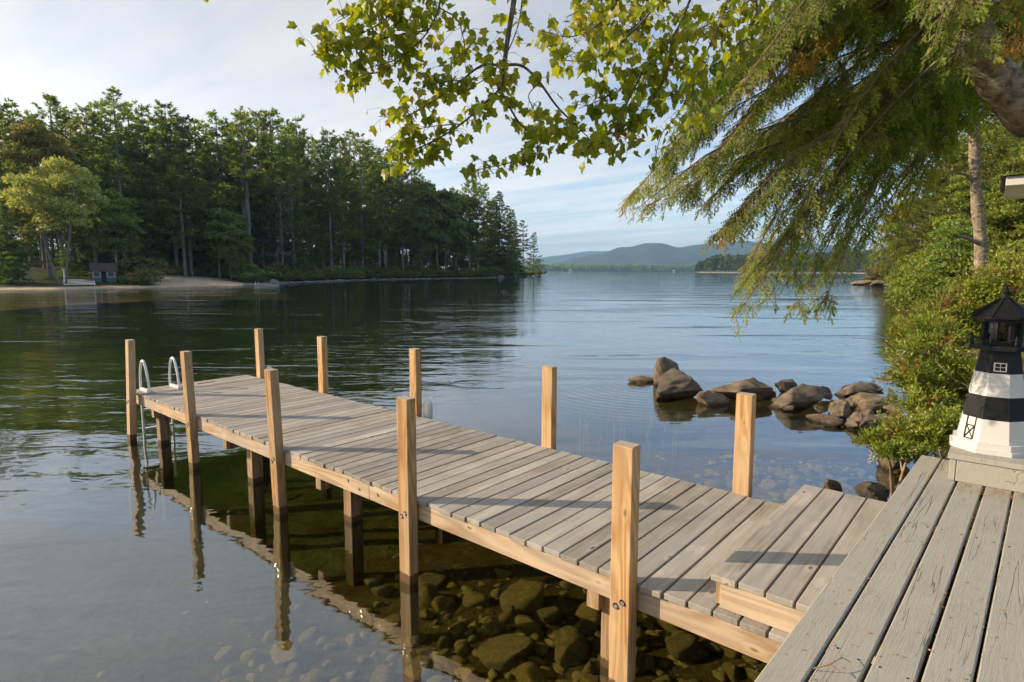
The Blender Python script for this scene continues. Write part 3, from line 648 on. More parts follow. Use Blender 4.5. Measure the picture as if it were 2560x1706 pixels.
# ------------------------------------------------------------------ island and far shore woods
def woods(name, centres, hs, fm, nq, size, label, cat):
    r = np.random.default_rng(len(centres)); n = len(centres); P, D, S_, L, W_ = [], [], [], [], []
    for c, h in zip(centres, hs):
        q = r.random(nq); wd = h * 0.20 * (1 - q ** 1.6) + h * 0.04; a = r.uniform(0, 6.28, nq)
        P.append(np.stack([c[0] + wd * np.cos(a), c[1] + wd * np.sin(a), c[2] + h * (0.12 + 0.88 * q)], 1))
    P = np.concatenate(P); k_ = len(P); D = unit(rdir(k_, r) + [0, 0, 0.2]); S_ = unit(np.cross(D, rdir(k_, r)))
    o = mobj(name, np_mesh(name, *diamonds(P, D, S_, size * r.uniform(.6, 1.4, k_), size * .4 * r.uniform(.6, 1.4, k_))), fm)
    return tag(o, label, cat, None, 'stuff')
r2 = np.random.default_rng(5); cen, hs = [], []
def island_edge(u): return float(np.interp(u, [1600, 1640, 1750, 1900, 2000, 2120], [900, 840, 760, 700, 640, 560]))
for _ in range(620):
    u = r2.uniform(1602, 2110); D = island_edge(u) + r2.uniform(4, 150) * min(1, (u - 1598) / 60); P = at(u, 622, D); P[2] = 0.6 + 3.0 * min(1, (D - island_edge(u)) / 80)
    cen.append(P); hs.append(r2.uniform(15, 24) * (0.55 + 0.45 * min(1, (u - 1598) / 50)))
woods('island_forest', cen, hs, foliage('island_leaves', [(0.03, 0.045, 0.014), (0.065, 0.085, 0.024), (0.12, 0.13, 0.04)], 0.2, None, 0.06, 0.7), 170, 2.2, 'wooded low headland across the open water with mixed trees', 'woods')
V = []; us = np.linspace(1600, 2130, 40)
for u in us:
    for q in (0, 0.4, 3, 40, 180): P = at(u, 622, island_edge(u) + q * min(1, 0.05 + (u - 1600) / 60)); P[2] = (-1, 0.5, 1.0, 2.0, 3.0)[(0, 0.4, 3, 40, 180).index(q)]; V.append(P)
i = np.arange(39)[:, None] * 5 + np.arange(4)[None]
tag(mobj('headland_ground', np_mesh('headland', np.array(V), np.stack([i, i + 5, i + 6, i + 1], -1).reshape(-1, 4), True), MT['shorestone']), kind='structure')
cen, hs = [], []
for _ in range(1500):
    u = r2.uniform(1150, 1700); D = r2.uniform(2350, 2900) - (250 if u < 1330 else 0); P = at(u, 622, D); P[2] = 0.5 + (D - 2350) * 0.01; cen.append(P); hs.append(r2.uniform(13, 24))
woods('far_shore_forest', cen, hs, MT['hemfar'], 40, 7.0, 'thin dark band of forest along the far lake shore below the mountains', 'woods')
V = []; us = np.linspace(1100, 1760, 30)
for u in us:
    for q, z in ((2060, -2), (2090, 0.8), (2950, 9)): P = at(u, 622, q); P[2] = z; V.append(P)
i = np.arange(29)[:, None] * 3 + np.arange(2)[None]
tag(mobj('far_shore_land', np_mesh('far_land', np.array(V), np.stack([i, i + 3, i + 4, i + 1], -1).reshape(-1, 4), True), MT['mountain']), kind='structure')
def gable_house(name, label, loc, rotz, s, wallm, roofm):
    t = thing(name, label, 'house', loc, rotz); mobj('wall', box_mesh('w', 8 * s, 6 * s, 4 * s, 0, (0, 0, 2 * s)), wallm, t)
    V = np.array([[-4.4, -3.4, 3.9], [4.4, -3.4, 3.9], [4.4, 0, 6.2], [-4.4, 0, 6.2], [4.4, 3.4, 3.9], [-4.4, 3.4, 3.9]]) * s
    mobj('roof', np_mesh('r', V, np.array([[0, 1, 2, 3], [3, 2, 4, 5]])), roofm, t)
    mobj('window', box_mesh('wi', 2 * s, 0.2, 1.4 * s, 0, (0, -3.05 * s, 2 * s)), MT['black'], t); return t
gable_house('lake_house', 'tiny white house on the distant far shore, beneath the left end of the mountain', at(1310, 621, 2100) * [1, 1, 0] + [0, 0, 0.5], 2.3, 1.5, MT['white'], MT['shorestone'])
gable_house('lake_house', 'tiny white house on the distant far shore, beside the wooded headland', at(1548, 621, 2085) * [1, 1, 0] + [0, 0, 0.5], 2.0, 1.2, MT['white'], MT['shorestone'])

# ------------------------------------------------------------------ things on the far shore
Z0 = 0.70                                              # dock planking above the water
MT['hutblue'] = plain('slate_blue_boards', (0.10, 0.14, 0.18), 0.7, 0.2)
MT['hutpane'] = plain('dark_blue_pane', (0.03, 0.06, 0.10), 0.15, 0.6)
MT['shingle'] = plain('brown_roof_shingle', (0.12, 0.09, 0.07), 0.9, 0.1, var=0.3, nscale=4)
P = ashore(239, 6.5); P[2] = zl(P[0], P[1])
face = math.atan2(CAM[1] - P[1], CAM[0] - P[0]) + math.pi / 2
hut = thing('beach_hut', 'little slate-blue beach hut with white window frames and brown roof', 'hut', P, face); hut.scale = (0.82,) * 3
mobj('wall', box_mesh('w', 3.6, 3.0, 2.1, 0.01, (0, 1.5, 1.05)), MT['hutblue'], hut)
for x in (-1.15, 0.95, 1.62):
    wi = mobj('window', box_mesh('f', 1.15 if x < 1.5 else 0.3, 0.08, 1.05, 0.01), MT['white'], hut, (x, -0.03, 1.45))
    mobj('pane', box_mesh('p', 0.92 if x < 1.5 else 0.18, 0.05, 0.82, 0.0), MT['hutpane'], wi, (0, -0.04, 0))
dr = mobj('door', box_mesh('d', 0.75, 0.06, 1.9, 0.01), MT['black'], hut, (-0.05, -0.02, 0.98))
mobj('frame', box_mesh('df', 3.7, 0.06, 0.10, 0.01), MT['white'], hut, (0, -0.05, 2.07))
V = np.array([[-2.1, -0.5, 2.1], [2.1, -0.5, 2.1], [2.1, 1.5, 3.5], [-2.1, 1.5, 3.5], [2.1, 3.5, 2.1], [-2.1, 3.5, 2.1], [-2.1, -0.5, 2.0], [2.1, -0.5, 2.0], [2.1, 3.5, 2.0], [-2.1, 3.5, 2.0]])
mobj('roof', np_mesh('roof', V, np.array([[0, 1, 2, 3], [3, 2, 4, 5], [6, 7, 1, 0], [8, 9, 5, 4], [6, 9, 8, 7]])), MT['shingle'], hut)
P = ground(184, 662.0); face = math.atan2(CAM[1] - P[1], CAM[0] - P[0]) + math.pi / 2
ad = thing('aluminium_dock', 'small white aluminium boat dock at the sandy edge before the hut', 'dock', (P[0], P[1], 0), face)
mobj('deck', box_mesh('d', 3.5, 6.0, 0.08, 0.01), plain('grey_dock_panel', (0.30, 0.31, 0.33), 0.5), ad, (0, 3.2, 0.78), (R(6), 0, 0))
for x in (-1.75, 1.75):
    mobj('side_rail', box_mesh('r', 0.10, 6.0, 0.16, 0.01), MT['alu'], ad, (x, 3.2, 0.80), (R(6), 0, 0))
    mobj('post', np_mesh('p', *capped_tube([[0, 0, -1.2], [0, 0, 2.2]], 0.09, 8)), MT['alu'], ad, (x, 6.1, 0.4))
    mobj('leg', np_mesh('l', *capped_tube([[0, 0, -1.0], [0, 0, 0.7]], 0.05, 8)), MT['alu'], ad, (x, 0.3, 0))
mobj('front_rail', box_mesh('fr', 3.6, 0.10, 0.16, 0.01), MT['alu'], ad, (0, 0.2, 0.50))
P = ground(611, 657.5); P2 = at(611, 622, depth(P) - 3); P2[2] = 0
rf = thing('swim_raft', 'low white swim raft with a small ladder, floating off the beach', 'raft', P2, 2.36 - math.pi / 2 + 0.15); rf.scale = (0.85, 0.8, 0.62)
mobj('deck', box_mesh('d', 4.2, 2.4, 0.14, 0.03), plain('grey_raft_planks', (0.42, 0.40, 0.37), 0.8), rf, (0, 0, 0.42))
for y in (-0.8, 0.8): mobj('float', np_mesh('f', *capped_tube([[-2.0, 0, 0], [2.0, 0, 0]], 0.24, 12)), MT['white'], rf, (0, y, 0.14))
for x in (-1.65, -1.2):
    q = np.linspace(0, np.pi, 9); mobj('ladder_rail', np_mesh('l', *tube(np.stack([0 * q, -1.15 + 0.25 * np.cos(q), 0.5 + 0.75 * np.sin(q)], 1), 0.04, 6)), MT['alu'], rf, (x, 0, 0))
# boulders and stones on the far edge
def rock_mesh(seed, sub=3, cuts=9, rough=0.10, flat=0.75, lo=0.45):
    r = np.random.default_rng(seed); bm = bmesh.new(); bmesh.ops.create_icosphere(bm, subdivisions=sub, radius=1.0)
    V = np.array([v.co for v in bm.verts])
    for _ in range(cuts):
        n = unit(r.normal(size=3)); dd = r.uniform(lo, 0.9); k_ = V @ n; V = V - np.outer(np.clip(k_ - dd, 0, None) * 0.9, n)
    V *= np.array([1, r.uniform(0.7, 0.95), flat])
    for v, c in zip(bm.verts, V):
        q = Vector(c) * 1.7 + Vector((seed * 3.1, 0, 0)); v.co = Vector(c * (1 + rough * mnoise.noise(q) + rough * 0.5 * mnoise.noise(q * 3.3) + rough * 0.28 * mnoise.noise(q * 9) + rough * 0.14 * mnoise.noise(q * 22)))
    return bm_mesh('rock', bm, True)
SROCK = [rock_mesh(200 + i, 3) for i in range(4)]
for j, (u, inl, s) in enumerate([(574, 2.6, .8), (585, 1.6, .7), (605, 3.4, 1.2), (628, 3.4, 1.4), (640, 3.6, 1.0), (668, 2.6, .9), (700, 5, .8), (752, 3.0, .8), (776, 3.2, 1.0), (784, 3.6, .9), (813, 3.5, .8), (828, 5.0, 1.1), (858, 3.5, .9), (905, 3, .8), (1150, 1.2, 1.6), (1180, 1.0, 2.0), (1206, 0.8, 2.3), (1236, 0.6, 2.2), (1228, 0.4, 1.8)]):
    P = ashore(u, inl); o = mobj('shore_boulder', SROCK[j % 4], MT['shorestone'], None, P + [0, 0, 0.1 * s], (0, 0, rng.uniform(0, 6)), (s, s * 0.8, s * 0.8))
    tag(o, 'pale grey boulder lying along the wooded far shore', 'boulder', 'boulders along the far shore')
r2 = np.random.default_rng(9); acc = Acc(); sm_ = rock_mesh(301, 1, 4); VV = np.array([v.co for v in sm_.vertices]); FF = np.array([list(p.vertices) for p in sm_.polygons])
for u in np.arange(560, 1180, 2.0):
    for q in range(2):
        P = ashore(u + r2.uniform(-1, 1), 0.35 + q * 0.5 + r2.uniform(-.2, .3)); s = r2.uniform(0.12, 0.32); a = r2.uniform(0, 6.28)
        rot_ = np.array([[math.cos(a), -math.sin(a), 0], [math.sin(a), math.cos(a), 0], [0, 0, 1]]); acc.add((VV * [s * 1.3, s, s * 0.8]) @ rot_.T + P + [0, 0, 0.17 + q * 0.05], FF)
tag(mobj('stone_edging', acc.mesh('edging', True), MT['shorestone']), 'low rubble of grey stones edging the wooded far shore', 'stones', None, 'stuff')

# ------------------------------------------------------------------ the wooden dock
dock = thing('wooden_dock', 'long weathered plank dock with square pine posts standing in the lake', 'dock', (0, 0, Z0))
PIT = 0.146; W = 1.813
BM = box_mesh('deck_board', 0.1345, W + 0.02, 0.036, 0.004)
for k in range(-46, 22):
    x = (k - 0.5) * PIT
    o = mobj('deck_board', BM, MT['board'], dock, (x + rng.normal(0, 0.0012), W / 2 + rng.normal(0, 0.006), -0.018 + rng.normal(0, 0.0012)), (0, rng.normal(0, 0.004), rng.normal(0, 0.0012)))
for (a, b) in ((-6.64, -4.38), (-4.376, -0.78), (-0.776, 3.05)):
    for yy in (0.0, W):
        mobj('rim_joist', box_mesh('rim', b - a, 0.038, 0.14, 0.003), MT['rim'], dock, ((a + b) / 2, yy + (0.022 if yy == 0 else -0.022), -0.109))
mobj('end_joist', box_mesh('endj', 0.038, W - 0.09, 0.14, 0.003), MT['rim'], dock, (-6.62, W / 2, -0.109))
for yy in (0.48, 0.92, 1.36): mobj('joist', box_mesh('j', 9.5, 0.038, 0.138, 0), MT['rim'], dock, (-1.8, yy, -0.109))
for x in (-6.0, -3.66, -1.62, 1.56):
    mobj('cross_beam', box_mesh('cb', 0.09, 1.78, 0.115, 0.003), MT['pile'], dock, (x, 0.90, -0.239))
for x, y in ((-5.98, 0.13), (-3.42, 0.25), (-1.56, 0.36), (1.66, 0.13), (-5.98, 1.6), (-3.42, 1.6), (-1.56, 1.6), (1.66, 1.6)):
    mobj('pile', box_mesh('pile', 0.135, 0.135, 2.9, 0.005), MT['pile'], dock, (x, y, -1.63))
PMF = box_mesh('post', 0.135, 0.092, 3.4, 0.006, (0, 0, -1.7))
def bolt(parent, x, y, z):
    h_ = mobj('bolt', np_mesh('bolt', *capped_tube([[0, 0.004, 0], [0, -0.007, 0]], 0.0135, 8)), MT['galv'], parent, (x, y, z))
    return h_
BOLT = np_mesh('bolt', *capped_tube([[0, 0.004, 0], [0, -0.008, 0]], 0.0135, 10)); HOLE = np_mesh('bolt_hole', *capped_tube([[0, 0.004, 0], [0, -0.0015, 0]], 0.020, 10))
CAP = box_mesh('cap', 0.131, 0.088, 0.004, 0)
for i, (x, y, top, tx, ty) in enumerate([(-6.50, -0.060, 0.812, 0.042, 0.035), (-4.475, -0.060, 0.822, -0.004, -0.012), (-2.315, -0.060, 0.828, -0.020, -0.010), (-0.168, -0.060, 0.838, 0.002, 0.0), (1.816, -0.060, 0.847, -0.004, 0.0),
                                       (-6.42, 1.862, 0.842, 0.0, 0), (-4.46, 1.862, 0.853, 0.008, 0), (-2.33, 1.866, 0.853, 0, 0), (-0.19, 1.868, 0.853, 0, 0), (1.834, 1.862, 0.843, -0.006, 0)]):
    po = mobj('post', PMF, MT['post'], dock, (x, y, top), (-ty, tx, 0))
    mobj('end_grain', CAP, MT['endgrain'], po, (0, 0, 0.0015))
    if i < 5:
        for bx_, bz in ((0.018, -0.10), (-0.025, -0.135)):
            mobj('bolt_hole', HOLE, MT['hole'], po, (bx_, -0.0465, bz - top)); mobj('bolt', BOLT, MT['galv'], po, (bx_ + 0.004, -0.0465, bz - top))
for x, y, z in ((-1.10, 0.002, -0.075), (-0.93, 0.002, -0.118), (-0.66, 0.002, -0.10)): mobj('bolt', BOLT, MT['galv'], dock, (x, y, z))
# swim ladder at the far end
lad = thing('swim_ladder', 'white hoop-railed swim ladder on the far end of the dock', 'ladder', (-6.60, 0.32, Z0))
for y in (-0.21, 0.21):
    s = np.array([[0.22, y, 0.02], [0.17, y, 0.25], [0.09, y, 0.43], [0.02, y, 0.475], [-0.06, y, 0.43], [-0.13, y, 0.25], [-0.15, y, 0.0], [-0.15, y, -0.6], [-0.15, y, -1.5]])
    mobj('rail', np_mesh('rail', *tube(curve(s, 40), 0.019, 8)), MT['alu'], lad)
    mobj('bracket', box_mesh('br', 0.34, 0.05, 0.045, 0.004), MT['alu'], lad, (0.06, y, 0.024))
for z in (-0.32, -0.62, -0.92, -1.22): mobj('rung', box_mesh('rung', 0.08, 0.40, 0.03, 0.004), MT['alu'], lad, (-0.15, 0, z))
for x, lab in ((-6.30, 'cream vinyl bumper behind the far corner post of the dock'), (-2.20, 'cream vinyl bumper behind the third post on the lake side')):
    q = [[0, 0, -0.35], [0, 0, 0.10], [0, 0, 0.14], [0, 0, 0.165]]; o = mobj('dock_bumper', np_mesh('bumper', *capped_tube(q, [0.06, 0.06, 0.048, 0.02], 14), True), MT['bumper'], None, (x, 1.955, Z0 + 0.03)); tag(o, lab, 'bumper')
o = mobj('mooring_strap', box_mesh('strap', 0.03, 0.26, 0.006, 0.001), plain('faded_red_strap', (0.45, 0.05, 0.03), 0.8), None, (-6.60, 1.02, Z0 + 0.004)); tag(o, 'thin faded red strap lying along the far edge of the dock', 'strap')

# the step between dock and deck
st = thing('dock_step', 'wooden plank step box joining the dock to the grey deck', 'step', (2.305, 0.04, Z0))
SB = box_mesh('tread_board', 0.1345, 1.84, 0.036, 0.004)
for k in range(5): mobj('tread_board', SB, MT['board'], st, (0.069 + k * PIT, 0.92 + rng.normal(0, 0.004), 0.167 + rng.normal(0, .001)), (0, 0, rng.normal(0, 0.001)))
mobj('side_board', box_mesh('s', 0.80, 0.036, 0.145, 0.003), MT['rim'], st, (0.45, 0.028, 0.075))
mobj('riser', box_mesh('r', 0.036, 1.76, 0.14, 0.003), MT['pile'], st, (0.033, 0.92, 0.075))
mobj('side_board', box_mesh('s', 0.80, 0.036, 0.145, 0.003), MT['rim'], st, (0.45, 1.81, 0.075))

# ------------------------------------------------------------------ grey deck, plinth, lighthouse
ZD = Z0 + 0.38
deck = thing('grey_deck', 'grey painted plank deck with dark gaps, cracked paint and fallen needles', 'deck', (2.975, 2.63, ZD), R(-1.83))
for k in range(11):
    L0 = 7.4; L1 = 0.0 if k < 2 else 0.20; wd = 0.1375 if k else 0.131
    mobj('deck_board', box_mesh('deck_board', wd, L0 + L1, 0.04, 0.006), MT['deckpaint'], deck, (0.068 + k * 0.1485 + rng.normal(0, .0015), (L1 - L0) / 2, -0.02 + rng.normal(0, 0.001)), (0, rng.normal(0, 0.006), rng.normal(0, 0.0008)))
for yy in (-0.12, -1.6, -3.2, -4.8, -6.6): mobj('joist', box_mesh('j', 1.62, 0.045, 0.19, 0), MT['pile'], deck, (0.83, yy, -0.137))
mobj('rim_joist', box_mesh('rj', 0.04, 7.3, 0.19, 0.003), MT['deckpaint'], deck, (0.03, -3.7, -0.14))
for x, y in ((0.12, -0.3), (0.12, -3.4), (0.12, -6.4), (1.5, -0.3), (1.5, -3.4), (1.5, -6.4)): mobj('leg', box_mesh('leg', 0.12, 0.12, 1.3, 0.004), MT['pile'], deck, (x, y, -0.85))
NAIL = np_mesh('nail', *capped_tube([[0, 0, -0.002], [0, 0, 0.0008]], 0.0045, 8))
for k in range(11):
    for yy in (-1.6, -3.2):
        for dx in (-0.04, 0.04): mobj('nail_head', NAIL, MT['hole'], deck, (0.068 + k * 0.1485 + dx + rng.normal(0, .004), yy + rng.normal(0, .008), 0.0008))
mobj('screw_head', np_mesh('sc', *capped_tube([[0, 0, -0.002], [0, 0, 0.001]], 0.006, 10)), MT['galv'], deck, (0.03, -3.42, 0.0005))
pl = thing('plinth_box', 'low grey painted wooden box under the ornamental lighthouse', 'plinth', (3.215, 2.062, ZD), R(0.3))
mobj('front_board', box_mesh('fb', 0.86, 0.03, 0.155, 0.003), MT['deckpaint'], pl, (0.45, 0.016, 0.0785))
mobj('side_board', box_mesh('sb', 0.036, 0.70, 0.155, 0.003), MT['deckpaint'], pl, (-0.002, 0.352, 0.0785))
mobj('side_board', box_mesh('sb', 0.036, 0.70, 0.155, 0.003), MT['deckpaint'], pl, (0.90, 0.352, 0.0785))
for k in range(3): mobj('top_board', box_mesh('tb', 0.965, 0.238, 0.038, 0.003), MT['deckpaint'], pl, (0.45, 0.108 + k * 0.241, 0.176))
ZP = ZD + 0.1955
lh = thing('ornamental_lighthouse', 'black and white striped wooden garden lighthouse standing on the grey plinth', 'lighthouse', (3.405, 2.425, ZP), R(-90 + 5 + 22.5))
def octa(name, prof, mat, parent, sub=None): return mobj(name, np_mesh(name, *lathe(prof, 8)), mat, parent)
octa('base', [(0.01, 0), (0.262, 0), (0.262, 0.030), (0.242, 0.031), (0.242, 0.072), (0.01, 0.073)], MT['white'], lh)
zt = [0.072, 0.2345, 0.397, 0.5595, 0.722]; rt = [0.218, 0.193, 0.168, 0.143, 0.118]
bands = []
for k in range(4): bands.append(octa('tower_band', [(rt[k], zt[k]), (rt[k + 1], zt[k + 1])], MT['white'] if k % 2 == 0 else MT['black'], lh))
octa('gallery', [(0.01, 0.722), (0.195, 0.724), (0.195, 0.752), (0.19, 0.757), (0.01, 0.758)], MT['black'], lh)
lan = octa('lantern', [(0.01, 0.758), (0.118, 0.758), (0.118, 0.785), (0.105, 0.786)], MT['black'], lh)
octa('lantern_head', [(0.105, 0.915), (0.118, 0.916), (0.118, 0.945), (0.01, 0.946)], MT['black'], lh)
for k in range(8):
    a = k * math.pi / 4; mobj('mullion', box_mesh('mu', 0.028, 0.03, 0.135, 0.002), MT['black'], lh, (0.108 * math.cos(a), 0.108 * math.sin(a), 0.851), (0, 0, a))
    a2 = a + math.pi / 8; mobj('pane', box_mesh('pa', 0.003, 0.066, 0.13, 0), MT['glass'], lh, (0.096 * math.cos(a2), 0.096 * math.sin(a2), 0.851), (0, 0, a2))
    mobj('baluster', np_mesh('ba', *lathe([(0.001, 0), (0.009, 0), (0.009, 0.028), (0.006, 0.031), (0.010, 0.040), (0.006, 0.048), (0.009, 0.056), (0.006, 0.062), (0.008, 0.069), (0.001, 0.076)], 8), True), MT['black'], lh, (0.180 * math.cos(a), 0.180 * math.sin(a), 0.756))
    b = a + math.pi / 4; p0 = np.array([0.18 * math.cos(a), 0.18 * math.sin(a), 0.812]); p1 = np.array([0.18 * math.cos(b), 0.18 * math.sin(b), 0.812]); q = np.linspace(0, 1, 9)
    mobj('chain', np_mesh('ch', *tube(p0 + (p1 - p0) * q[:, None] - np.array([0, 0, 0.028]) * np.sin(q * np.pi)[:, None], 0.0035, 5)), MT['black'], lh)
rf_ = octa('roof', [(0.01, 0.944), (0.198, 0.944), (0.200, 0.956), (0.022, 1.085), (0.001, 1.086)], MT['black'], lh)
for k in range(8):
    a = k * math.pi / 4; mobj('roof_rib', np_mesh('ri', *tube([[0.2 * math.cos(a), 0.2 * math.sin(a), 0.958], [0.024 * math.cos(a), 0.024 * math.sin(a), 1.087]], 0.007, 5)), MT['black'], rf_)
mobj('finial', np_mesh('fi', *lathe([(0.001, 1.078), (0.028, 1.080), (0.030, 1.092), (0.016, 1.100), (0.013, 1.108), (0.022, 1.122), (0.021, 1.138), (0.012, 1.150), (0.009, 1.158), (0.011, 1.166), (0.007, 1.176), (0.001, 1.181)], 14), True), MT['black'], lh)
mobj('bulb', np_mesh('bu', *lathe([(0.001, 0.84), (0.013, 0.845), (0.016, 0.86), (0.012, 0.875), (0.008, 0.885), (0.001, 0.89)], 12), True), MT['bulb'], lh)
mobj('bulb_holder', np_mesh('bh', *lathe([(0.03, 0.832), (0.03, 0.838), (0.008, 0.832), (0.008, 0.80), (0.012, 0.758)], 10)), MT['black'], lh)
def on_face(k, zf):
    a = k * math.pi / 4 + math.pi / 8; r_ = np.interp(zf, zt, rt) * math.cos(math.pi / 8); return a, r_
tilt = math.atan2((rt[0] - rt[4]) * math.cos(math.pi / 8), zt[4] - zt[0])
kf = 7                                                                         # the face turned to the viewer
a, r_ = on_face(kf, 0.60)
wi = mobj('window', box_mesh('wf', 0.008, 0.072, 0.062, 0.001), MT['white'], lh, ((r_ + 0.001) * math.cos(a), (r_ + 0.001) * math.sin(a), 0.605), (0, -tilt, a))
for y in (-0.0155, 0.0155):
    for z in (-0.0135, 0.0135): mobj('pane', box_mesh('wp', 0.004, 0.026, 0.022, 0), MT['black'], wi, (0.0045, y, z))
a, r_ = on_face(6, 0.15)
for nm, pts in (('door_frame', [(-.032, .08), (-.032, .245), (.032, .245), (.032, .08), (-.032, .08)]), ('door_rail', [(-.03, .175), (.03, .175)]), ('door_brace', [(-.03, .085), (.03, .173)]), ('door_brace', [(-.03, .173), (.03, .085)])):
    acc = Acc()
    for (y0, z0), (y1, z1) in zip(pts[:-1], pts[1:]):
        Q = []
        for yy, zz_ in ((y0, z0), (y1, z1)):
            _, rr = on_face(6, zz_); Q.append([(rr + 0.002) * math.cos(a) - yy * math.sin(a), (rr + 0.002) * math.sin(a) + yy * math.cos(a), zz_])
        acc.add(*tube(Q, 0.0045, 5))
    mobj(nm, acc.mesh(nm), MT['black'], lh)

# ------------------------------------------------------------------ boulders, stones
RK = [rock_mesh(131 + i, 5, 20, 0.15, 0.85, 0.34) for i in range(7)]
def boulder(label, u, v, w_px, h_px, k, rotz=0.0, dy=0.8, tiltx=0.0, sink=0.25):
    P = ground(u, v); s = w_px * 1.088 / FPX * depth(P) * 0.75; hz = h_px * 1.088 / FPX * depth(P)
    P = P + FH * s * dy; o = mobj('boulder', RK[k], MT['boulder'], None, (P[0], P[1], hz * (0.5 - sink) ), (tiltx, 0, rotz), (s * 1.08, s * dy, hz * 0.5 * (1 + sink) / 0.66))
    return tag(o, label, 'boulder')
A0 = math.atan2(RT[1], RT[0])
boulder('tall upright granite boulder at the lake end of the boulder row', 1545, 896, 96, 92, 3, A0 + 0.4)
boulder('peaked brown boulder just in front of the tall upright one', 1572, 924, 112, 60, 1, A0 + 0.1)
boulder('flat dark rock barely breaking the surface beside the boulder row', 1480, 882, 60, 20, 2, A0 + 0.3, 0.5, 0, 0.3)
boulder('low tawny boulder behind the near lake-side post', 1652, 940, 96, 42, 3, A0)
boulder('broad pale-faced boulder behind the near lake-side post', 1742, 934, 140, 62, 4, A0 - 0.2)
boulder('big square brown boulder in the middle of the boulder row', 1866, 953, 128, 66, 5, A0 + 0.15)
boulder('small round rock between the broad and the square boulder', 1818, 908, 40, 38, 6, A0, 0.8, 0, 0.1)
boulder('pale grey angular stone right of the square boulder', 1948, 965, 56, 52, 0, A0 + 0.8)
boulder('dark wedge stone at the foot of the grey angular stone', 1905, 975, 66, 20, 2, A0 - 0.3, 0.6)
boulder('rounded stone low in the row beneath the grey angular stone', 1982, 990, 56, 42, 4, A0 + 1.0)
boulder('small capping stone behind the square boulder', 1905, 925, 46, 38, 3, A0 + 0.2, 0.8, 0, 0.0)
boulder('long rounded stone at the back of the row near the bush', 1998, 920, 96, 38, 5, A0 + 0.1)
boulder('flat-topped slab stone where the row meets the bush', 2030, 952, 110, 34, 1, A0 + 0.4)
boulder('brown stone at the water edge below the bush', 2050, 1000, 90, 46, 6, A0 + 0.2)
boulder('small brown stone just past the plank step', 1926, 1137, 52, 36, 3, A0, 0.8, 0, 0.2)
boulder('speckled rough slab rock leaning beside the deck corner', 2025, 1160, 80, 44, 2, A0 + 0.5, 0.7, 0.2, 0.1)
boulder('low stone under the bush branches by the deck', 2078, 1085, 90, 60, 1, A0 + 0.5)
boulder('tiny dark rock out in the lake beneath the hanging hemlock, the longer one', 1828, 706, 30, 5, 2, A0, 0.6, 0, 0.1)
boulder('tiny round rock out in the lake beneath the hanging hemlock', 1860, 718, 12, 7, 6, A0, 0.8, 0, 0.1)
for j, (u, v, wpx, hpx) in enumerate([(1640, 925, 34, 18), (1690, 918, 40, 20), (1800, 935, 36, 22), (1822, 948, 30, 16), (1930, 945, 34, 24), (1960, 945, 40, 22), (1925, 985, 36, 18), (2005, 968, 46, 26), (1985, 940, 44, 26), (2030, 985, 50, 28), (2060, 930, 44, 26), (2075, 962, 46, 30), (1870, 918, 40, 26), (1960, 905, 36, 20), (2020, 900, 40, 18)]):
    o = boulder('small brown rock wedged among the big boulders of the row', u, v, wpx, hpx, j % 7, A0 + j, 0.8, 0, 0.15); o['group'] = 'small rocks wedged in the boulder row'
for j, (u, v, wpx, hpx) in enumerate([(2000, 656, 40, 14), (2035, 658, 46, 12), (2070, 659, 40, 9), (2105, 660, 44, 8)]):
    boulder(['brown rock at the tip of the shrubby right-hand point', 'pale flat rock on the edge of the shrubby point', 'low grey rock along the shrubby point', 'small rock where the shrubby point meets the bush'][j], u, v, wpx, hpx, j, A0, 0.7, 0, 0.1)
SS = [rock_mesh(151 + i, 3, 8, 0.08, 0.7) for i in range(6)]
r3 = np.random.default_rng(21); placed = []
def stone(x, y, s, lab='rounded olive-brown stone lying on the lake bed under clear water', grp='stones on the lake bed'):
    zb = float(h_bed(np.array([x]), np.array([y]))[0])
    top = zb + s * 0.55 * 0.7 + s * 0.35
    z = zb + s * 0.22 if top < -0.05 else min(zb + s * 0.22, -0.06 - s * 0.62)
    o = mobj('lake_stone', SS[r3.integers(6)], MT['stone'], None, (x, y, z), (r3.normal(0, .2), r3.normal(0, .2), r3.uniform(0, 6.28)), (s, s * r3.uniform(.75, 1), s * r3.uniform(.65, .95)))
    return tag(o, lab, 'stone', grp)
for (u, v, s, lab) in [(1205, 1390, .24, 'large dark stone on the lake bed under the middle of the dock'), (1350, 1420, .17, 'smooth oval stone on the lake bed beside the cross beam'), (1350, 1460, .12, 'orange-brown stone on the lake bed next to the nearest post'), (1310, 1530, .22, 'big broken brown stone on the lake bed left of the nearest post'), (1530, 1470, .24, 'broad flat pale stone under the dock right of the nearest post'), (1620, 1510, .12, 'rough speckled stone under the dock by the grey deck'), (1560, 1550, .17, 'pointed dark stone under the dock by the grey deck'), (1690, 1555, .12, 'yellow-brown stone at the edge of the grey deck')]:
    P = ground(u, v, -0.45); stone(P[0], P[1], s, lab, None); placed.append((P[0], P[1], s))
while len(placed) < 305:
    if r3.random() < 0.72: x, y = r3.uniform(-1.4, 3.0), r3.uniform(-1.9, 0.9)
    else: x, y = r3.uniform(0.3, 2.6), r3.uniform(1.9, 6.0)
    s = float(np.clip(r3.lognormal(-2.2, 0.5), 0.05, 0.25))
    dens = np.clip((x + 1.3) / 2.4, 0.05, 1.0) * (1 if y > -1.1 else np.clip(1 + (y + 1.1), 0.12, 1))
    if r3.random() > dens or any((x - a) ** 2 + (y - b) ** 2 < (0.8 * (s + c)) ** 2 for a, b, c in placed): continue
    placed.append((x, y, s)); stone(x, y, s)

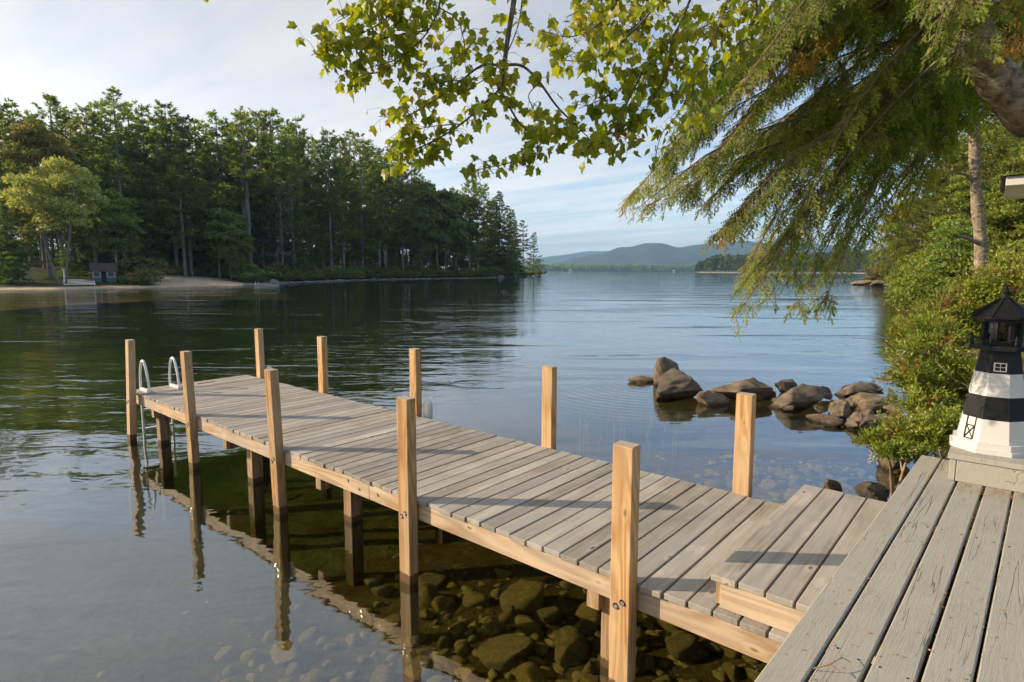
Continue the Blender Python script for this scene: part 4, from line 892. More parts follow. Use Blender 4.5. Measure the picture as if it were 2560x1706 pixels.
acc = Acc(); VV = np.array([v.co for v in SS[0].vertices]); bmx = rock_mesh(160, 2, 6, 0.08, 0.7); VV = np.array([v.co for v in bmx.vertices]); FF = np.array([list(p.vertices) for p in bmx.polygons])
px_ = np.concatenate([r3.uniform(-2.6, 3.1, 1900), r3.uniform(-1.0, 2.7, 600)]); py_ = np.concatenate([r3.uniform(-2.6, 1.4, 1900), r3.uniform(1.6, 6.6, 600)]); pz_ = h_bed(px_, py_)
for x, y, z in zip(px_, py_, pz_):
    if r3.random() > np.clip((x + 0.9) / 2.2, 0.03, 1) * (1 if y > -1.1 else np.clip(1 + (y + 1.1), 0.1, 1)): continue
    s = float(np.clip(r3.lognormal(-3.2, 0.45), 0.018, 0.09)); a = r3.uniform(0, 6.28)
    if z + s > -0.03: continue
    rot_ = np.array([[math.cos(a), -math.sin(a), 0], [math.sin(a), math.cos(a), 0], [0, 0, 1]]); acc.add((VV * [s * 1.25, s, s * 0.75]) @ rot_.T + [x, y, z + s * 0.2], FF)
tag(mobj('lake_pebbles', acc.mesh('pebbles', True), MT['stone']), 'small brown pebbles packed between the stones on the shallow lake bed', 'pebbles', None, 'stuff')

# reeds standing out of the water, floating bits
r3 = np.random.default_rng(33); acc = Acc()
for _ in range(75):
    u, v = (r3.uniform(1330, 1560), r3.uniform(880, 1060)) if r3.random() < 0.6 else (r3.uniform(640, 1250), r3.uniform(770, 870))
    P = ground(u, v); h_ = r3.uniform(0.03, 0.16) * (1 + depth(P) / 40); b = r3.normal(0, 0.25, 2) * h_
    acc.add(*tube([P - [0, 0, 0.5], P, P + [b[0], b[1], h_]], [0.0022, 0.0022, 0.0008], 3))
tag(mobj('water_reeds', acc.mesh('reeds'), plain('pale_reed', (0.30, 0.29, 0.12), 0.7)), 'sparse thin pale reeds poking out of the lake around the dock', 'reeds', None, 'stuff')
def bits(name, P, size, mat, label, cat):
    n = len(P); r = np.random.default_rng(n); a = r.uniform(0, 6.28, n); D = np.stack([np.cos(a), np.sin(a), r.normal(0, .12, n)], 1); S_ = np.stack([-np.sin(a), np.cos(a), r.normal(0, .2, n)], 1)
    tag(mobj(name, np_mesh(name, *diamonds(P, D, S_, size * r.uniform(.5, 1.5, n), size * .3 * r.uniform(.5, 1.2, n))), mat), label, cat, None, 'stuff')
P = np.stack([r3.uniform(-6, 3, 420), r3.uniform(-3.5, 7, 420), np.full(420, 0.003)], 1); P = P[(P[:, 1] < -0.1) | (P[:, 1] > 1.95) | (r3.random(420) < 0.4)]
MT['bits'] = plain('fallen_orange_bits', (0.42, 0.24, 0.10), 0.8, var=0.5, nscale=30)
bits('floating_leaves', P, 0.016, MT['bits'], 'scattered tiny orange leaf bits floating on the calm water', 'leaf litter')
u_ = r3.uniform(0.02, 1.55, 900); v_ = np.concatenate([r3.uniform(-5.0, -0.55, 560), -0.58 + np.abs(r3.normal(0, 0.12, 340)) * -1]); u_[560:] = r3.uniform(0.30, 1.0, 340)
ca, sa = math.cos(R(-1.83)), math.sin(R(-1.83)); P = np.stack([2.975 + u_ * ca - v_ * sa, 2.63 + u_ * sa + v_ * ca, np.full(900, ZD + 0.004)], 1)
bits('fallen_needles', P, 0.016, MT['bits'], 'sprinkling of orange hemlock needles fallen on the grey deck', 'leaf litter')
P = np.stack([r3.uniform(1.5, 2.3, 40), r3.uniform(0.1, 1.75, 40), np.full(40, Z0 + .003)], 1); P = np.vstack([P, np.stack([r3.uniform(2.35, 2.9, 70), r3.uniform(0.1, 1.8, 70), np.full(70, Z0 + .189)], 1)])
bits('fallen_leaves', P, 0.011, MT['bits'], 'few tiny orange leaf bits fallen on the plank step', 'leaf litter')

b0 = np.array(ground(1868, 1540, ZD)); acc = Acc()
for pts in ([(0, 0, .006), (.05, .03, .03), (.075, .09, .035), (.10, .12, .012)], [(.05, .03, .03), (.09, .02, .02)], [(.075, .09, .035), (.06, .125, .03)]): acc.add(*tube(curve(np.array(pts), 10), np.linspace(.0028, .0014, 10), 5))
o = mobj('fallen_twig', acc.mesh('twig', True), plain('reddish_twig', (0.30, 0.14, 0.08), 0.8), None, tuple(b0)); tag(o, 'thin reddish twig lying across a gap at the near edge of the grey deck', 'twig')
# ------------------------------------------------------------------ right bank: trees behind
MT['birchbark'] = bark('birch_bark', (0.09, 0.062, 0.04), (0.42, 0.34, 0.245), (9, 9, 17), 0.03, (0.17, 0.155, 0.115))
RB = [tree('maple_tree', 'sunlit green broadleaf tree on the right-hand shore behind the bushes', 'tree', broadleaf(91 + i, 14.0, 3.0, 4.6, 60, 26000, 0.26, (0.16, 0.28), 0.55), MT['barkright'], MT['leafright'], 'broadleaf trees on the right shore') for i in range(2)]
RP = [tree('pine_tree', 'sunlit pine with a slim bare trunk on the right-hand shore', 'tree', conifer(95 + i, 20.0, (0.22, 0.12)[i], 3.6, pine_shape, tuft=(0.25, 0.5), tw=0.05, per_m=13, nq=6, whorl=0.03), MT['barkright'], MT['pineright'], 'pines on the right shore') for i in range(2)]
def bank(u, D):
    P = at(u, 622, D); P[2] = zr(P[0], P[1]) - 0.1; return P
for u, D, v, kind in [(2052, 104, 470, 1), (2085, 96, 430, 0), (2110, 88, 450, 1), (2062, 112, 520, 0), (2128, 70, 380, 1), (2095, 60, 560, 0), (2150, 62, 520, 0), (2168, 52, 300, 1), (2128, 46, 590, 0), (2200, 44, 480, 0), (2215, 56, 260, 1), (2238, 40, 380, 0), (2262, 50, 240, 1), (2285, 36, 420, 0), (2306, 46, 200, 1), (2330, 34, 380, 0), (2352, 40, 260, 1), (2392, 30, 300, 0), (2410, 44, 200, 1), (2180, 80, 330, 1), (2245, 76, 300, 0), (2300, 70, 260, 1), (2350, 66, 240, 0), (2140, 100, 420, 0), (2440, 36, 250, 0), (2465, 50, 180, 1)]:
    P = bank(u, D); h_ = height_for(P, v); pr = (RP if kind else RB)[rng.integers(2)]
    put(pr, P, rng.uniform(0, 6.28), max(0.25, h_ / (20.0 if kind else 14.0)))
P = bank(2186, 30)
single('birch_tree', 'young yellow-green sapling with a pale slim stem behind the right-hand bushes', 'tree', broadleaf(97, 5.5, 1.2, 1.5, 34, 5000, 0.15, (0.3, 0.5), 0.5), MT['birchbark'], MT['leaflime'], P, height_for(P, 500) / 5.4)
SHRN = [tree('shore_shrub', 'rusty green shrub on the low rocky right-hand point', 'shrub', broadleaf(85 + i, 2.6, 0.2, 2.2, 22, 7000, 0.16, (0.28, 0.42), 0.9, 2), MT['barkright'], [MT['leafbrown'], MT['leafright']][i], 'shrubs on the right-hand point') for i in range(2)]
for u, D, s in [(2008, 118, .8), (2024, 116, 1.2), (2044, 112, 1.5), (2064, 108, 1.6), (2086, 104, 1.5), (2104, 100, 1.3), (2034, 122, 1.0), (2060, 120, 1.5), (2112, 70, 1.3), (2120, 54, 1.1), (2136, 42, 1.0), (2150, 34, 1.0), (2170, 40, 1.3), (2200, 36, 1.2), (2230, 34, 1.3), (2262, 32, 1.3), (2300, 30, 1.2), (2340, 28, 1.2), (2145, 28, .8)]:
    put(SHRN[0 if u < 2110 else 1], bank(u, D), rng.uniform(0, 6.28), s, None if u < 2110 else 'sunlit green shrub under the trees of the right-hand shore', None if u < 2110 else 'shrubs under the right shore trees')
# big grey trunk standing behind the bushes
acc = Acc(); P0 = at(2256, 640, 15.5); P0[2] = zr(P0[0], P0[1]) - 0.2
tr_ = curve([P0, at(2254, 600, 15.5), at(2246, 480, 15.4), at(2240, 380, 15.3), at(2236, 250, 15.3), at(2228, 60, 15.2), at(2220, -260, 15)], 30); acc.add(*tube(tr_, np.linspace(0.165, 0.07, 30) + 0.006 * np.sin(np.arange(30) * 2.1), 14))
for (a, b, c_) in (((2250, 560), (2225, 548), (2195, 540)), ((2243, 430), (2225, 405), (2200, 398)), ((2238, 300), (2180, 270), (2110, 262)), ((2236, 240), (2280, 190), (2330, 170)), ((2234, 180), (2170, 120), (2100, 90))):
    q = curve([at(*a, 15.4), at(*b, 15.2), at(*c_, 15.0)], 10); acc.add(*tube(q, np.linspace(0.06, 0.018, 10), 7))
t = thing('beech_tree', 'smooth grey lichened trunk standing between the lighthouse and the right-hand wood', 'tree', P0)
o = mobj('trunk', acc.mesh('trunk', True), MT['birchbark'], t, tuple(-P0))
r4 = np.random.default_rng(61); n = 9000; cen = np.array([at(u, v, D) for u, v, D in [(2120, 250, 14.5), (2080, 300, 14), (2180, 180, 14.5), (2060, 200, 15), (2300, 200, 15), (2330, 120, 14.5), (2140, 90, 15), (2220, 60, 14), (2100, 340, 15), (2200, 330, 16), (2310, 300, 16)]])
Pp = cen[r4.integers(len(cen), size=n)] + rdir(n, r4) * (r4.random(n) ** 0.5)[:, None] * [0.9, 0.9, 0.35]; D_ = unit(rdir(n, r4) + [0, 0, -.3]); S_ = unit(np.cross(D_, unit(rdir(n, r4) + [0, 0, 1.2])))
mobj('crown', np_mesh('crown', *diamonds(Pp - P0, D_, S_, r4.uniform(.06, .12, n), r4.uniform(.022, .04, n))), MT['leafright'], t)
# cottage whose white eave shows at the edge
P = at(2312, 412, 20.0); z1 = P[2]; hdir = math.atan2(P[1] - CAM[1], P[0] - CAM[0]) - math.pi / 2
ch = thing('lakeside_cottage', 'white cottage eave with dark roof showing among the trees', 'house', (P[0], P[1], 0), hdir)
mobj('eave', box_mesh('e', 7.0, 5.0, 0.30, 0.01, (3.5, 2.5, z1 - 0.06)), MT['white'], ch)
V = np.array([[-0.15, -0.15, z1 + 0.10], [7.1, -0.15, z1 + 0.10], [7.1, 2.5, z1 + 0.42], [0.9, 2.5, z1 + 0.42], [7.1, 5.15, z1 + 0.10], [-0.15, 5.15, z1 + 0.10]])
mobj('roof', np_mesh('roof', V, np.array([[0, 1, 2, 3], [3, 2, 4, 5]])), MT['shingle'], ch); mobj('gable', np_mesh('gable', V[[0, 3, 5]], np.array([[0, 1, 2]])), MT['shingle'], ch)
mobj('wall', box_mesh('w', 5.2, 3.6, z1 - 0.5, 0, (4.2, 2.5, (z1 - 0.5) / 2 + 0.25)), MT['white'], ch)

# ------------------------------------------------------------------ near bushes beside the deck
MT['bushleaf'] = foliage('small_glossy_leaves', [(0.105, 0.150, 0.020), (0.22, 0.285, 0.036), (0.40, 0.43, 0.066)], 0.36, (1.4, 1.4, 0.4), 1.6, 0.42, (2.6, 0.60, (0.30, 0.19, 0.05)), 0.4, 0.15)
MT['twig'] = bark('pale_dry_twig', (0.13, 0.09, 0.06), (0.38, 0.29, 0.20), (40, 40, 10), 0.003)
MT['flower'] = plain('cream_flower', (0.42, 0.40, 0.27), 0.8)
def bush(name, label, base, lobes, nleaf, size, seed, group=None, flowers=()):
    """lobes: list of (centre, radius) in world space; stems rise from base into every lobe"""
    r = np.random.default_rng(seed); base = np.array(base); t = thing(name, label, 'shrub', base, 0, group); acc = Acc(); P, D, S_ = [], [], []
    wsum = sum(q[1] ** 2 for q in lobes)
    for c, rad in lobes:
        c = np.array(c); n = int(nleaf * rad ** 2 / wsum); ntw = max(6, n // 26)
        b0 = base + r.normal(0, 0.12, 3) * [1, 1, 0]; s = curve([b0, (b0 + c) / 2 + r.normal(0, .12, 3), c], 8); acc.add(*tube(s - base, np.linspace(0.016, 0.007, 8), 5))
        v = rdir(ntw, r); v[:, 2] = np.abs(v[:, 2]) * 0.9 + 0.05 - 0.4 * (r.random(ntw) < 0.35); tip = c + v * rad * r.uniform(0.55, 1.12, (ntw, 1)); root = c + v * rad * 0.12 * r.random((ntw, 1))
        for a_, b_ in zip(root, tip):
            q = curve([a_, (a_ + b_) / 2 + r.normal(0, 0.05 * rad, 3), b_], 5); acc.add(*tube(q - base, np.linspace(0.0045, 0.0012, 5), 3))
        k_ = r.integers(ntw, size=n); f = r.random(n) ** 0.55; p = root[k_] + (tip[k_] - root[k_]) * f[:, None] + r.normal(0, 0.018 + 0.02 * rad, (n, 3))
        dd = unit(unit(tip - root)[k_] * 0.7 + r.normal(0, 0.55, (n, 3)) + [0, 0, 0.15]); P.append(p); D.append(dd); S_.append(unit(np.cross(dd, unit(r.normal(0, .6, (n, 3)) + [0, 0, 1]))))
    P, D, S_ = map(np.concatenate, (P, D, S_)); n = len(P); L = size * r.uniform(.6, 1.35, n); Wd = L * r.uniform(.17, .26, n)
    N = np.cross(D, S_); Lc = L[:, None]; Wc = Wd[:, None]
    V = np.stack([P, P + D * Lc * .3 + S_ * Wc + N * Lc * .06, P + D * Lc * .68 + S_ * Wc * .8 + N * Lc * .03, P + D * Lc - N * Lc * .10, P + D * Lc * .68 - S_ * Wc * .8 + N * Lc * .03, P + D * Lc * .3 - S_ * Wc + N * Lc * .06], 1).reshape(-1, 3) - base
    i0 = np.arange(n)[:, None] * 6; F = np.concatenate([i0 + [0, 1, 2, 3], i0 + [0, 3, 4, 5]], 0)
    mobj('stem', acc.mesh('stem', True), MT['twig'], t); mobj('foliage', np_mesh('foliage', V, F), MT['bushleaf'], t)
    for c in flowers:
        q = np.array(c) + r.normal(0, 1, (120, 3)) * [0.016, 0.016, 0.045]; d_ = rdir(120, r); tag(mobj('flower_head', np_mesh('fl', *diamonds(q - base, d_, unit(np.cross(d_, rdir(120, r))), np.full(120, .014), np.full(120, .006))), MT['flower'], t), kind='stuff')
    return t
def lb(u, v, D, rad): return (at(u, v, D), rad)
bush('leafy_bush', 'bright green small-leaved bush on the bank behind the lighthouse', at(2300, 800, 8.2) * [1, 1, 0] + [0, 0, .7], [lb(2150, 730, 8.0, .40), lb(2115, 775, 7.6, .42), lb(2205, 710, 8.4, .48), lb(2265, 690, 8.4, .5), lb(2320, 670, 8.2, .6), lb(2230, 760, 8, .6), lb(2300, 760, 8, .6), lb(2340, 800, 7.6, .6), lb(2170, 800, 7.6, .5), lb(2400, 690, 8.4, .7), lb(2320, 650, 9.5, .45)], 26000, .050, 401)
bush('leafy_bush', 'bush leaning over the water beside the boulders with pale dead twigs', at(2190, 1010, 6.0) * [1, 1, 0] + [0, 0, .5], [lb(2100, 830, 6.6, .34), lb(2085, 870, 6.2, .30), lb(2130, 900, 6.2, .36), lb(2170, 860, 6.4, .42), lb(2110, 940, 5.9, .28), lb(2210, 920, 6.2, .4), lb(2140, 780, 7.0, .4), lb(2160, 960, 5.9, .3)], 13000, .042, 403, None, [at(2180, 1000, 5.5), at(2205, 985, 5.5)])
bush('leafy_bush', 'low sprawling bush with cream flower heads at the deck corner', at(2130, 1060, 5.1) * [1, 1, 0] + [0, 0, .45], [lb(2060, 1010, 5.3, .24), lb(2010, 1020, 5.3, .18), lb(2100, 1000, 5.2, .26), lb(2145, 1020, 5.1, .25), lb(2090, 1050, 5.0, .2), lb(2170, 985, 5.2, .25), lb(2040, 1045, 5.0, .16), lb(2200, 1000, 5.2, .24)], 9000, .036, 405, None, [at(2005, 1052, 5.0), at(2075, 965, 5.3)])
bush('leafy_bush', 'tall bright bush filling the right edge behind the plinth', at(2400, 950, 5.6) * [1, 1, 0] + [0, 0, .75], [lb(2330, 940, 5.9, .35), lb(2280, 960, 5.8, .32), lb(2250, 880, 6.2, .4), lb(2380, 900, 6.2, .5), lb(2240, 990, 5.6, .25), lb(2300, 860, 6.6, .45), lb(2420, 800, 7, .6)], 12000, .042, 407)
dt = thing('dead_branch', 'pale forked dead branch sticking out of the bush over the water', 'branch', at(2140, 815, 6.4)); b0 = at(2140, 815, 6.4); acc = Acc()
for pts in ([(2140, 815, 6.4), (2085, 805, 6.1), (2045, 796, 6.0), (2022, 797, 5.95)], [(2045, 796, 6.0), (2035, 786, 5.95), (2025, 780, 5.9)], [(2150, 830, 6.3), (2190, 870, 6.0), (2230, 890, 5.9)], [(2085, 805, 6.1), (2066, 822, 6.05), (2056, 836, 6.0)]):
    q = curve([at(*p_) for p_ in pts], 10); acc.add(*tube(q - b0, np.linspace(.011, .003, 10), 6))
mobj('branch_wood', acc.mesh('bw', True), MT['twig'], dt)

# ------------------------------------------------------------------ leaning birch trunk and hemlock overhead
B0 = at(2560, 560, 4.9); B0[2] = 0.55
lean_pts = [B0, at(2440, 390, 4.75), at(2353, 262, 4.6), at(2290, 180, 4.5), at(2240, 85, 4.4), at(2205, 0, 4.35), at(2150, -140, 4.3), at(2085, -330, 4.3)]
acc = Acc(); q = curve(lean_pts, 60); jit = np.array([0.014 * mnoise.noise(Vector((i * 0.6, 0, 0))) + 0.010 * mnoise.noise(Vector((i * 1.7, 5, 0))) for i in range(60)])
acc.add(*tube(q, np.linspace(0.20, 0.095, 60) + jit, 16))
for pts in ([(2320, 225, 4.55), (2350, 120, 4.7), (2380, 20, 4.8)], [(2240, 85, 4.4), (2180, 120, 4.3), (2120, 170, 4.2)]):
    p_ = curve([at(*z) for z in pts], 12); acc.add(*tube(p_, np.linspace(.022, .007, 12), 7))
bt = thing('birch_tree', 'leaning birch with rough peeling bark coming in over the deck', 'tree', B0)
mobj('trunk', acc.mesh('bt', True).copy() if False else acc.mesh('bt', True), MT['birchbark'], bt, tuple(-B0))

MT['hemlock'] = foliage('hemlock_needles', [(0.085, 0.140, 0.020), (0.20, 0.27, 0.038), (0.40, 0.43, 0.065)], 0.58, (1.4, 1.35, 0.4), 1.6, 0.5, (1.7, 0.62, (0.46, 0.27, 0.03)), 0.3, 0.1)
MT['hemtwig'] = bark('brown_hemlock_twig', (0.075, 0.05, 0.032), (0.24, 0.17, 0.11), (30, 30, 8), 0.003)
HO = at(2520, 40, 6.6); HB = HO.copy(); HB[2] = zr(HB[0], HB[1]) - 0.2
hem = thing('hemlock_tree', 'big hemlock with drooping feathery sprays hanging over the lake at upper right', 'tree', HB)
acc = Acc(); qq = np.linspace(0, 1, 20); acc.add(*tube(np.stack([HB[0] + 0.1 * np.sin(qq * 4), HB[1] + 0 * qq, HB[2] + qq * 10], 1), np.linspace(.2, .08, 20), 12))
r5 = np.random.default_rng(77); TW_P, TW_D, TW_N, TW_L = [], [], [], []
def limb(o, tip, sag, rad=0.018, blen=0.5, dens=1.0, start=0.12, hang=0.8):
    o = np.array(o); tip = np.array(tip); L = np.linalg.norm(tip - o); pts = curve([o, o + .42 * (tip - o) + [0, 0, sag * 1.1], o + .80 * (tip - o) + [0, 0, sag * 0.85], tip] + r5.normal(0, .05, (4, 3)) * [[0], [1], [1], [0]], 24); acc.add(*tube(pts, np.linspace(rad, 0.0025, 24), 5))
    nb = int(L * 24 * dens); fs = np.sort(start + (1 - start) * r5.random(nb)); sg = np.arange(24) / 23
    for j, f in enumerate(fs):
        p = np.array([np.interp(f, sg, pts[:, k_]) for k_ in range(3)]); tg = unit(np.array([np.interp(min(1, f + .04), sg, pts[:, k_]) - np.interp(max(0, f - .04), sg, pts[:, k_]) for k_ in range(3)]))
        side = unit(np.cross(tg, [0, 0, 1])) * (1 if j % 2 else -1); l = blen * (1.05 - 0.85 * f) * r5.uniform(.5, 1.25) + 0.05
        d0 = unit(tg * .55 + side * r5.uniform(.3, .9) + np.array([0, 0, -1]) * r5.uniform(.05, .35)); d1 = unit(d0 * .6 + np.array([0, 0, -1]) * hang * r5.uniform(.5, 1.2))
        s = np.linspace(0, 1, 4); c_ = p + d0 * (l * s)[:, None] * (1 - .4 * s)[:, None] + d1 * (l * s ** 2 * .45)[:, None]
        acc.add(*tube(c_, np.linspace(.0035, .001, 4), 3))
        nt = max(4, int(l / 0.020)); ft = np.linspace(.10, 1, nt); pp = np.stack([np.interp(ft, s, c_[:, k_]) for k_ in range(3)], 1); td = unit(np.gradient(pp, axis=0)); nn = unit(np.cross(td, side) + r5.normal(0, .35, (nt, 3))); sd_ = unit(np.cross(nn, td)) * np.where(np.arange(nt) % 2, 1, -1)[:, None]
        dd = unit(td * .75 + sd_ * .65 + np.array([0, 0, -.25])); dd[-1] = td[-1]; TW_P.append(pp); TW_D.append(dd); TW_N.append(nn); TW_L.append((0.03 + 0.075 * (1 - ft) * min(1, l / .3) + 0.02) * r5.uniform(.7, 1.25, nt))
tips = [(1448, 452, 4.6, 0.16), (1500, 400, 4.9, .2), (1475, 470, 4.4, .1), (1520, 350, 4.8, .2), (1560, 275, 5.0, .2), (1600, 240, 4.8, .2), (1640, 200, 5.0, .15), (1690, 150, 4.8, .15), (1730, 90, 4.8, .1), (1775, 40, 4.8, .1), (1700, 200, 4.4, .15), (1800, -20, 4.8, .1), (1570, 465, 4.5, .2), (1620, 470, 4.7, .2), (1650, 535, 4.3, .15), (1690, 530, 4.6, .2), (1620, 380, 4.6, .2), (1690, 300, 4.6, .2), (1760, 210, 4.6, .15), (1690, 730, 4.1, .3), (1715, 640, 4.3, .3), (1765, 690, 4.2, .3), (1820, 640, 4.3, .3), (1893, 695, 4.3, .3), (1870, 610, 4.5, .3), (1930, 560, 4.8, .3), (1960, 600, 4.8, .3), (2010, 600, 5.0, .3), (2050, 600, 5.0, .3), (1780, 560, 4.6, .3), (1750, 460, 4.6, .25), (1830, 480, 4.8, .25), (1900, 430, 5.0, .2), (1980, 460, 5.2, .2), (1850, 330, 5.0, .2), (1780, 360, 4.8, .2), (1900, 240, 5.0, .15), (1850, 130, 4.8, .12), (1960, 120, 5.0, .1), (2000, 250, 5.4, .15), (2060, 350, 5.6, .2), (1920, 30, 4.8, .1), (2050, 30, 5.0, .1), (2120, 420, 5.6, .25), (1860, 50, 4.4, .1), (1700, 410, 4.8, .2), (1960, 340, 4.9, .2), (2180, 240, 5.8, .15)]
for i, (u, v, D, sg) in enumerate(tips):
    for rep in range(2 if (u < 1750 or i % 2) else 1):
        uu, vv, DD = u + (r5.normal(0, 26) if rep else 0) + rep * 18, v + (r5.normal(0, 22) if rep else 0) - rep * 16, D + (r5.uniform(-.5, 1.6) if rep else 0)
        og = HO + [0, 0, r5.uniform(-1.0, 1.3) + (0.4 if v < 250 else -0.2)]
        limb(og, at(uu, vv, DD), sg * r5.uniform(.6, 1.5) + 0.30, 0.022 if rep == 0 else .014, .52 if v < 560 else .40, 0.85 if u < 1750 else 0.55, .40 if u < 1800 else .3, 1.45)
for u, v, D in [(2180, 60, 4.0), (2230, 20, 3.9), (2140, 120, 4.0), (2290, 60, 4.0), (2200, 150, 3.95), (2330, 120, 4.1), (2120, 20, 3.9), (2260, 110, 3.9)]: limb(at(2460, -260, 4.6), at(u, v, D), .3, .012, .34, .8, .3)
for i in range(3):                                   # sprays on the side away from the lake
    a = r5.uniform(-0.6, 1.9); limb(HO + [0, 0, r5.uniform(-1.2, 2.2)], HO + np.array([math.cos(a) * 2.2, math.sin(a) * 2.2, r5.uniform(-1.4, 1.2)]), .25, .02, .5, .7)
TP, TD, TN, TL = (np.concatenate(a) for a in (TW_P, TW_D, TW_N, TW_L)); nt = len(TP); ts = unit(np.cross(TN, TD)); VV = []
for j in range(5):
    f = (j + .6) / 5.2; bp = TP + TD * (TL * f)[:, None]
    for sgn in (1, -1):
        nd = unit(TD * .55 + ts * sgn + TN * r5.normal(0, .22, nt)[:, None]); nl = (0.0150 * (1.12 - .5 * f) * r5.uniform(.8, 1.2, nt))[:, None]; wv = TD * 0.0052
        VV.append(np.stack([bp - wv, bp + wv, bp + nd * nl], 1))
VV = np.concatenate(VV).reshape(-1, 3); 
mobj('trunk', acc.mesh('hw', True), MT['hemtwig'], hem, tuple(-HB))
mobj('foliage', np_mesh('hem_needles', VV - HB, np.arange(len(VV)).reshape(-1, 3)), MT['hemlock'], hem)
print('hemlock needles', len(VV) // 3)

# ------------------------------------------------------------------ maple spray overhead
MT['mapleleaf'] = foliage('maple_leaf', [(0.152, 0.224, 0.021), (0.260, 0.332, 0.029), (0.448, 0.430, 0.039)], 0.50, (1.7, 1.6, 0.35), 1.2, 0.4, (3.5, 0.76, (0.42, 0.22, 0.03)), 0.4, 0.30)
MT['birchleaf'] = foliage('birch_leaf', [(0.143, 0.215, 0.025), (0.233, 0.314, 0.036), (0.358, 0.394, 0.045)], 0.48, (1.6, 1.6, 0.4), 1.2, 0.4, None, 0.4, 0.25)
MT['maplebark'] = bark('grey_brown_maple_twig', (0.06, 0.045, 0.035), (0.20, 0.165, 0.135), (40, 40, 8), 0.002)
half = [(0, 0), (.13, -.06), (.30, -.02), (.41, .07), (.37, .17), (.47, .27), (.60, .40), (.48, .44), (.41, .52), (.27, .53), (.23, .66), (.15, .82), (0, 1.0)]
def leaf_mesh(hf, fold, curl):
    V = [(0, .38, 0)]; n = len(hf)
    for sgn in (1, -1):
        for x, y in hf: V.append((x * sgn, y, -fold * abs(x) - curl * y * y))
    F = []
    for b in (1, 1 + n):
        for k_ in range(n - 1): F.append((0, b + k_, b + k_ + 1) if b == 1 else (0, b + k_ + 1, b + k_))
    return np.array(V), np.array(F)
ML = [leaf_mesh(half, .25, .15), leaf_mesh(half, .55, .30), leaf_mesh([(x * .85, y) for x, y in half], .15, -.12), leaf_mesh([(x * 1.12, y) for x, y in half], .4, .35)]
oval = [(0, 0), (.14, .06), (.25, .22), (.27, .40), (.22, .62), (.12, .82), (0, 1.0)]
OL = [leaf_mesh(oval, .3, .2), leaf_mesh(oval, .6, -.15)]
def leafy(root, twigs, variants, mat, size, spacing, spread, nmax, stuffname, barkmat, branch_name='branch', hangv=.8):
    r = np.random.default_rng(int(size * 1e4)); base = np.array(root.location); wood_ = Acc(); Ps, Ax, Nr, Sz = [], [], [], []
    for pts, r0, r1, dens in twigs:
        P = curve([at(*p_) for p_ in pts], 26); L = np.linalg.norm(np.diff(P, axis=0), axis=1).sum(); wood_.add(*tube(P - base, np.linspace(r0, r1, 26), 6))
        n = int(L / spacing * dens)
        for _ in range(n):
            f = r.random() ** .8; k_ = min(24, int(f * 25)); p = P[k_]; sh = p + rdir(1, r)[0] * r.uniform(.03, spread) * [1, 1, .7]; 
            wood_.add(*tube(np.array([p, (p + sh) / 2 + [0, 0, .02], sh]) - base, [.0022, .0016, .0010], 3))
            for _k in range(r.integers(1, 4)):
                lp = sh + r.normal(0, .025, 3); wood_.add(*tube(np.array([sh, lp]) - base, [.0011, .0008], 3))
                ax = unit(np.array([r.normal(0, .45), r.normal(0, .45), -hangv])); nr = unit(np.cross(ax, rdir(1, r)[0])); Ps.append(lp); Ax.append(ax); Nr.append(nr); Sz.append(size * r.uniform(.65, 1.25))
    Ps, Ax, Nr = map(np.array, (Ps, Ax, Nr)); Sd = unit(np.cross(Ax, Nr)); order = np.argsort(-np.array(Sz)); MS = []
    for V, F in variants: MS.append(np_mesh('leaf', V, F))
    for m_ in MS: m_.materials.append(mat)
    acc_ = Acc()
    for c_, i in enumerate(order):
        k_ = i % len(variants); B = np.stack([Sd[i], Ax[i], Nr[i]], 1) * Sz[i]
        if c_ < nmax:
            o = bpy.data.objects.new('leaf', MS[k_]); Mx = Matrix.Identity(4)
            for a_ in range(3):
                for b_ in range(3): Mx[a_][b_] = B[a_, b_]
                Mx[a_][3] = Ps[i][a_] - base[a_]
            COL.objects.link(o); o.parent = root; o.matrix_local = Mx
        else:
            acc_.add(variants[k_][0] @ B.T + Ps[i] - base, variants[k_][1])
    if acc_.V: tag(mobj(stuffname, acc_.mesh(stuffname), mat, root), kind='stuff')
    mobj(branch_name, wood_.mesh(branch_name, True), barkmat, root); print(stuffname, len(Ps))
D0 = 4.0
MB0 = at(1190, -420, 4.2)
mt_ = thing('maple_branch', 'overhanging red maple branch with yellow-green lobed leaves against the sky', 'branch', MB0)
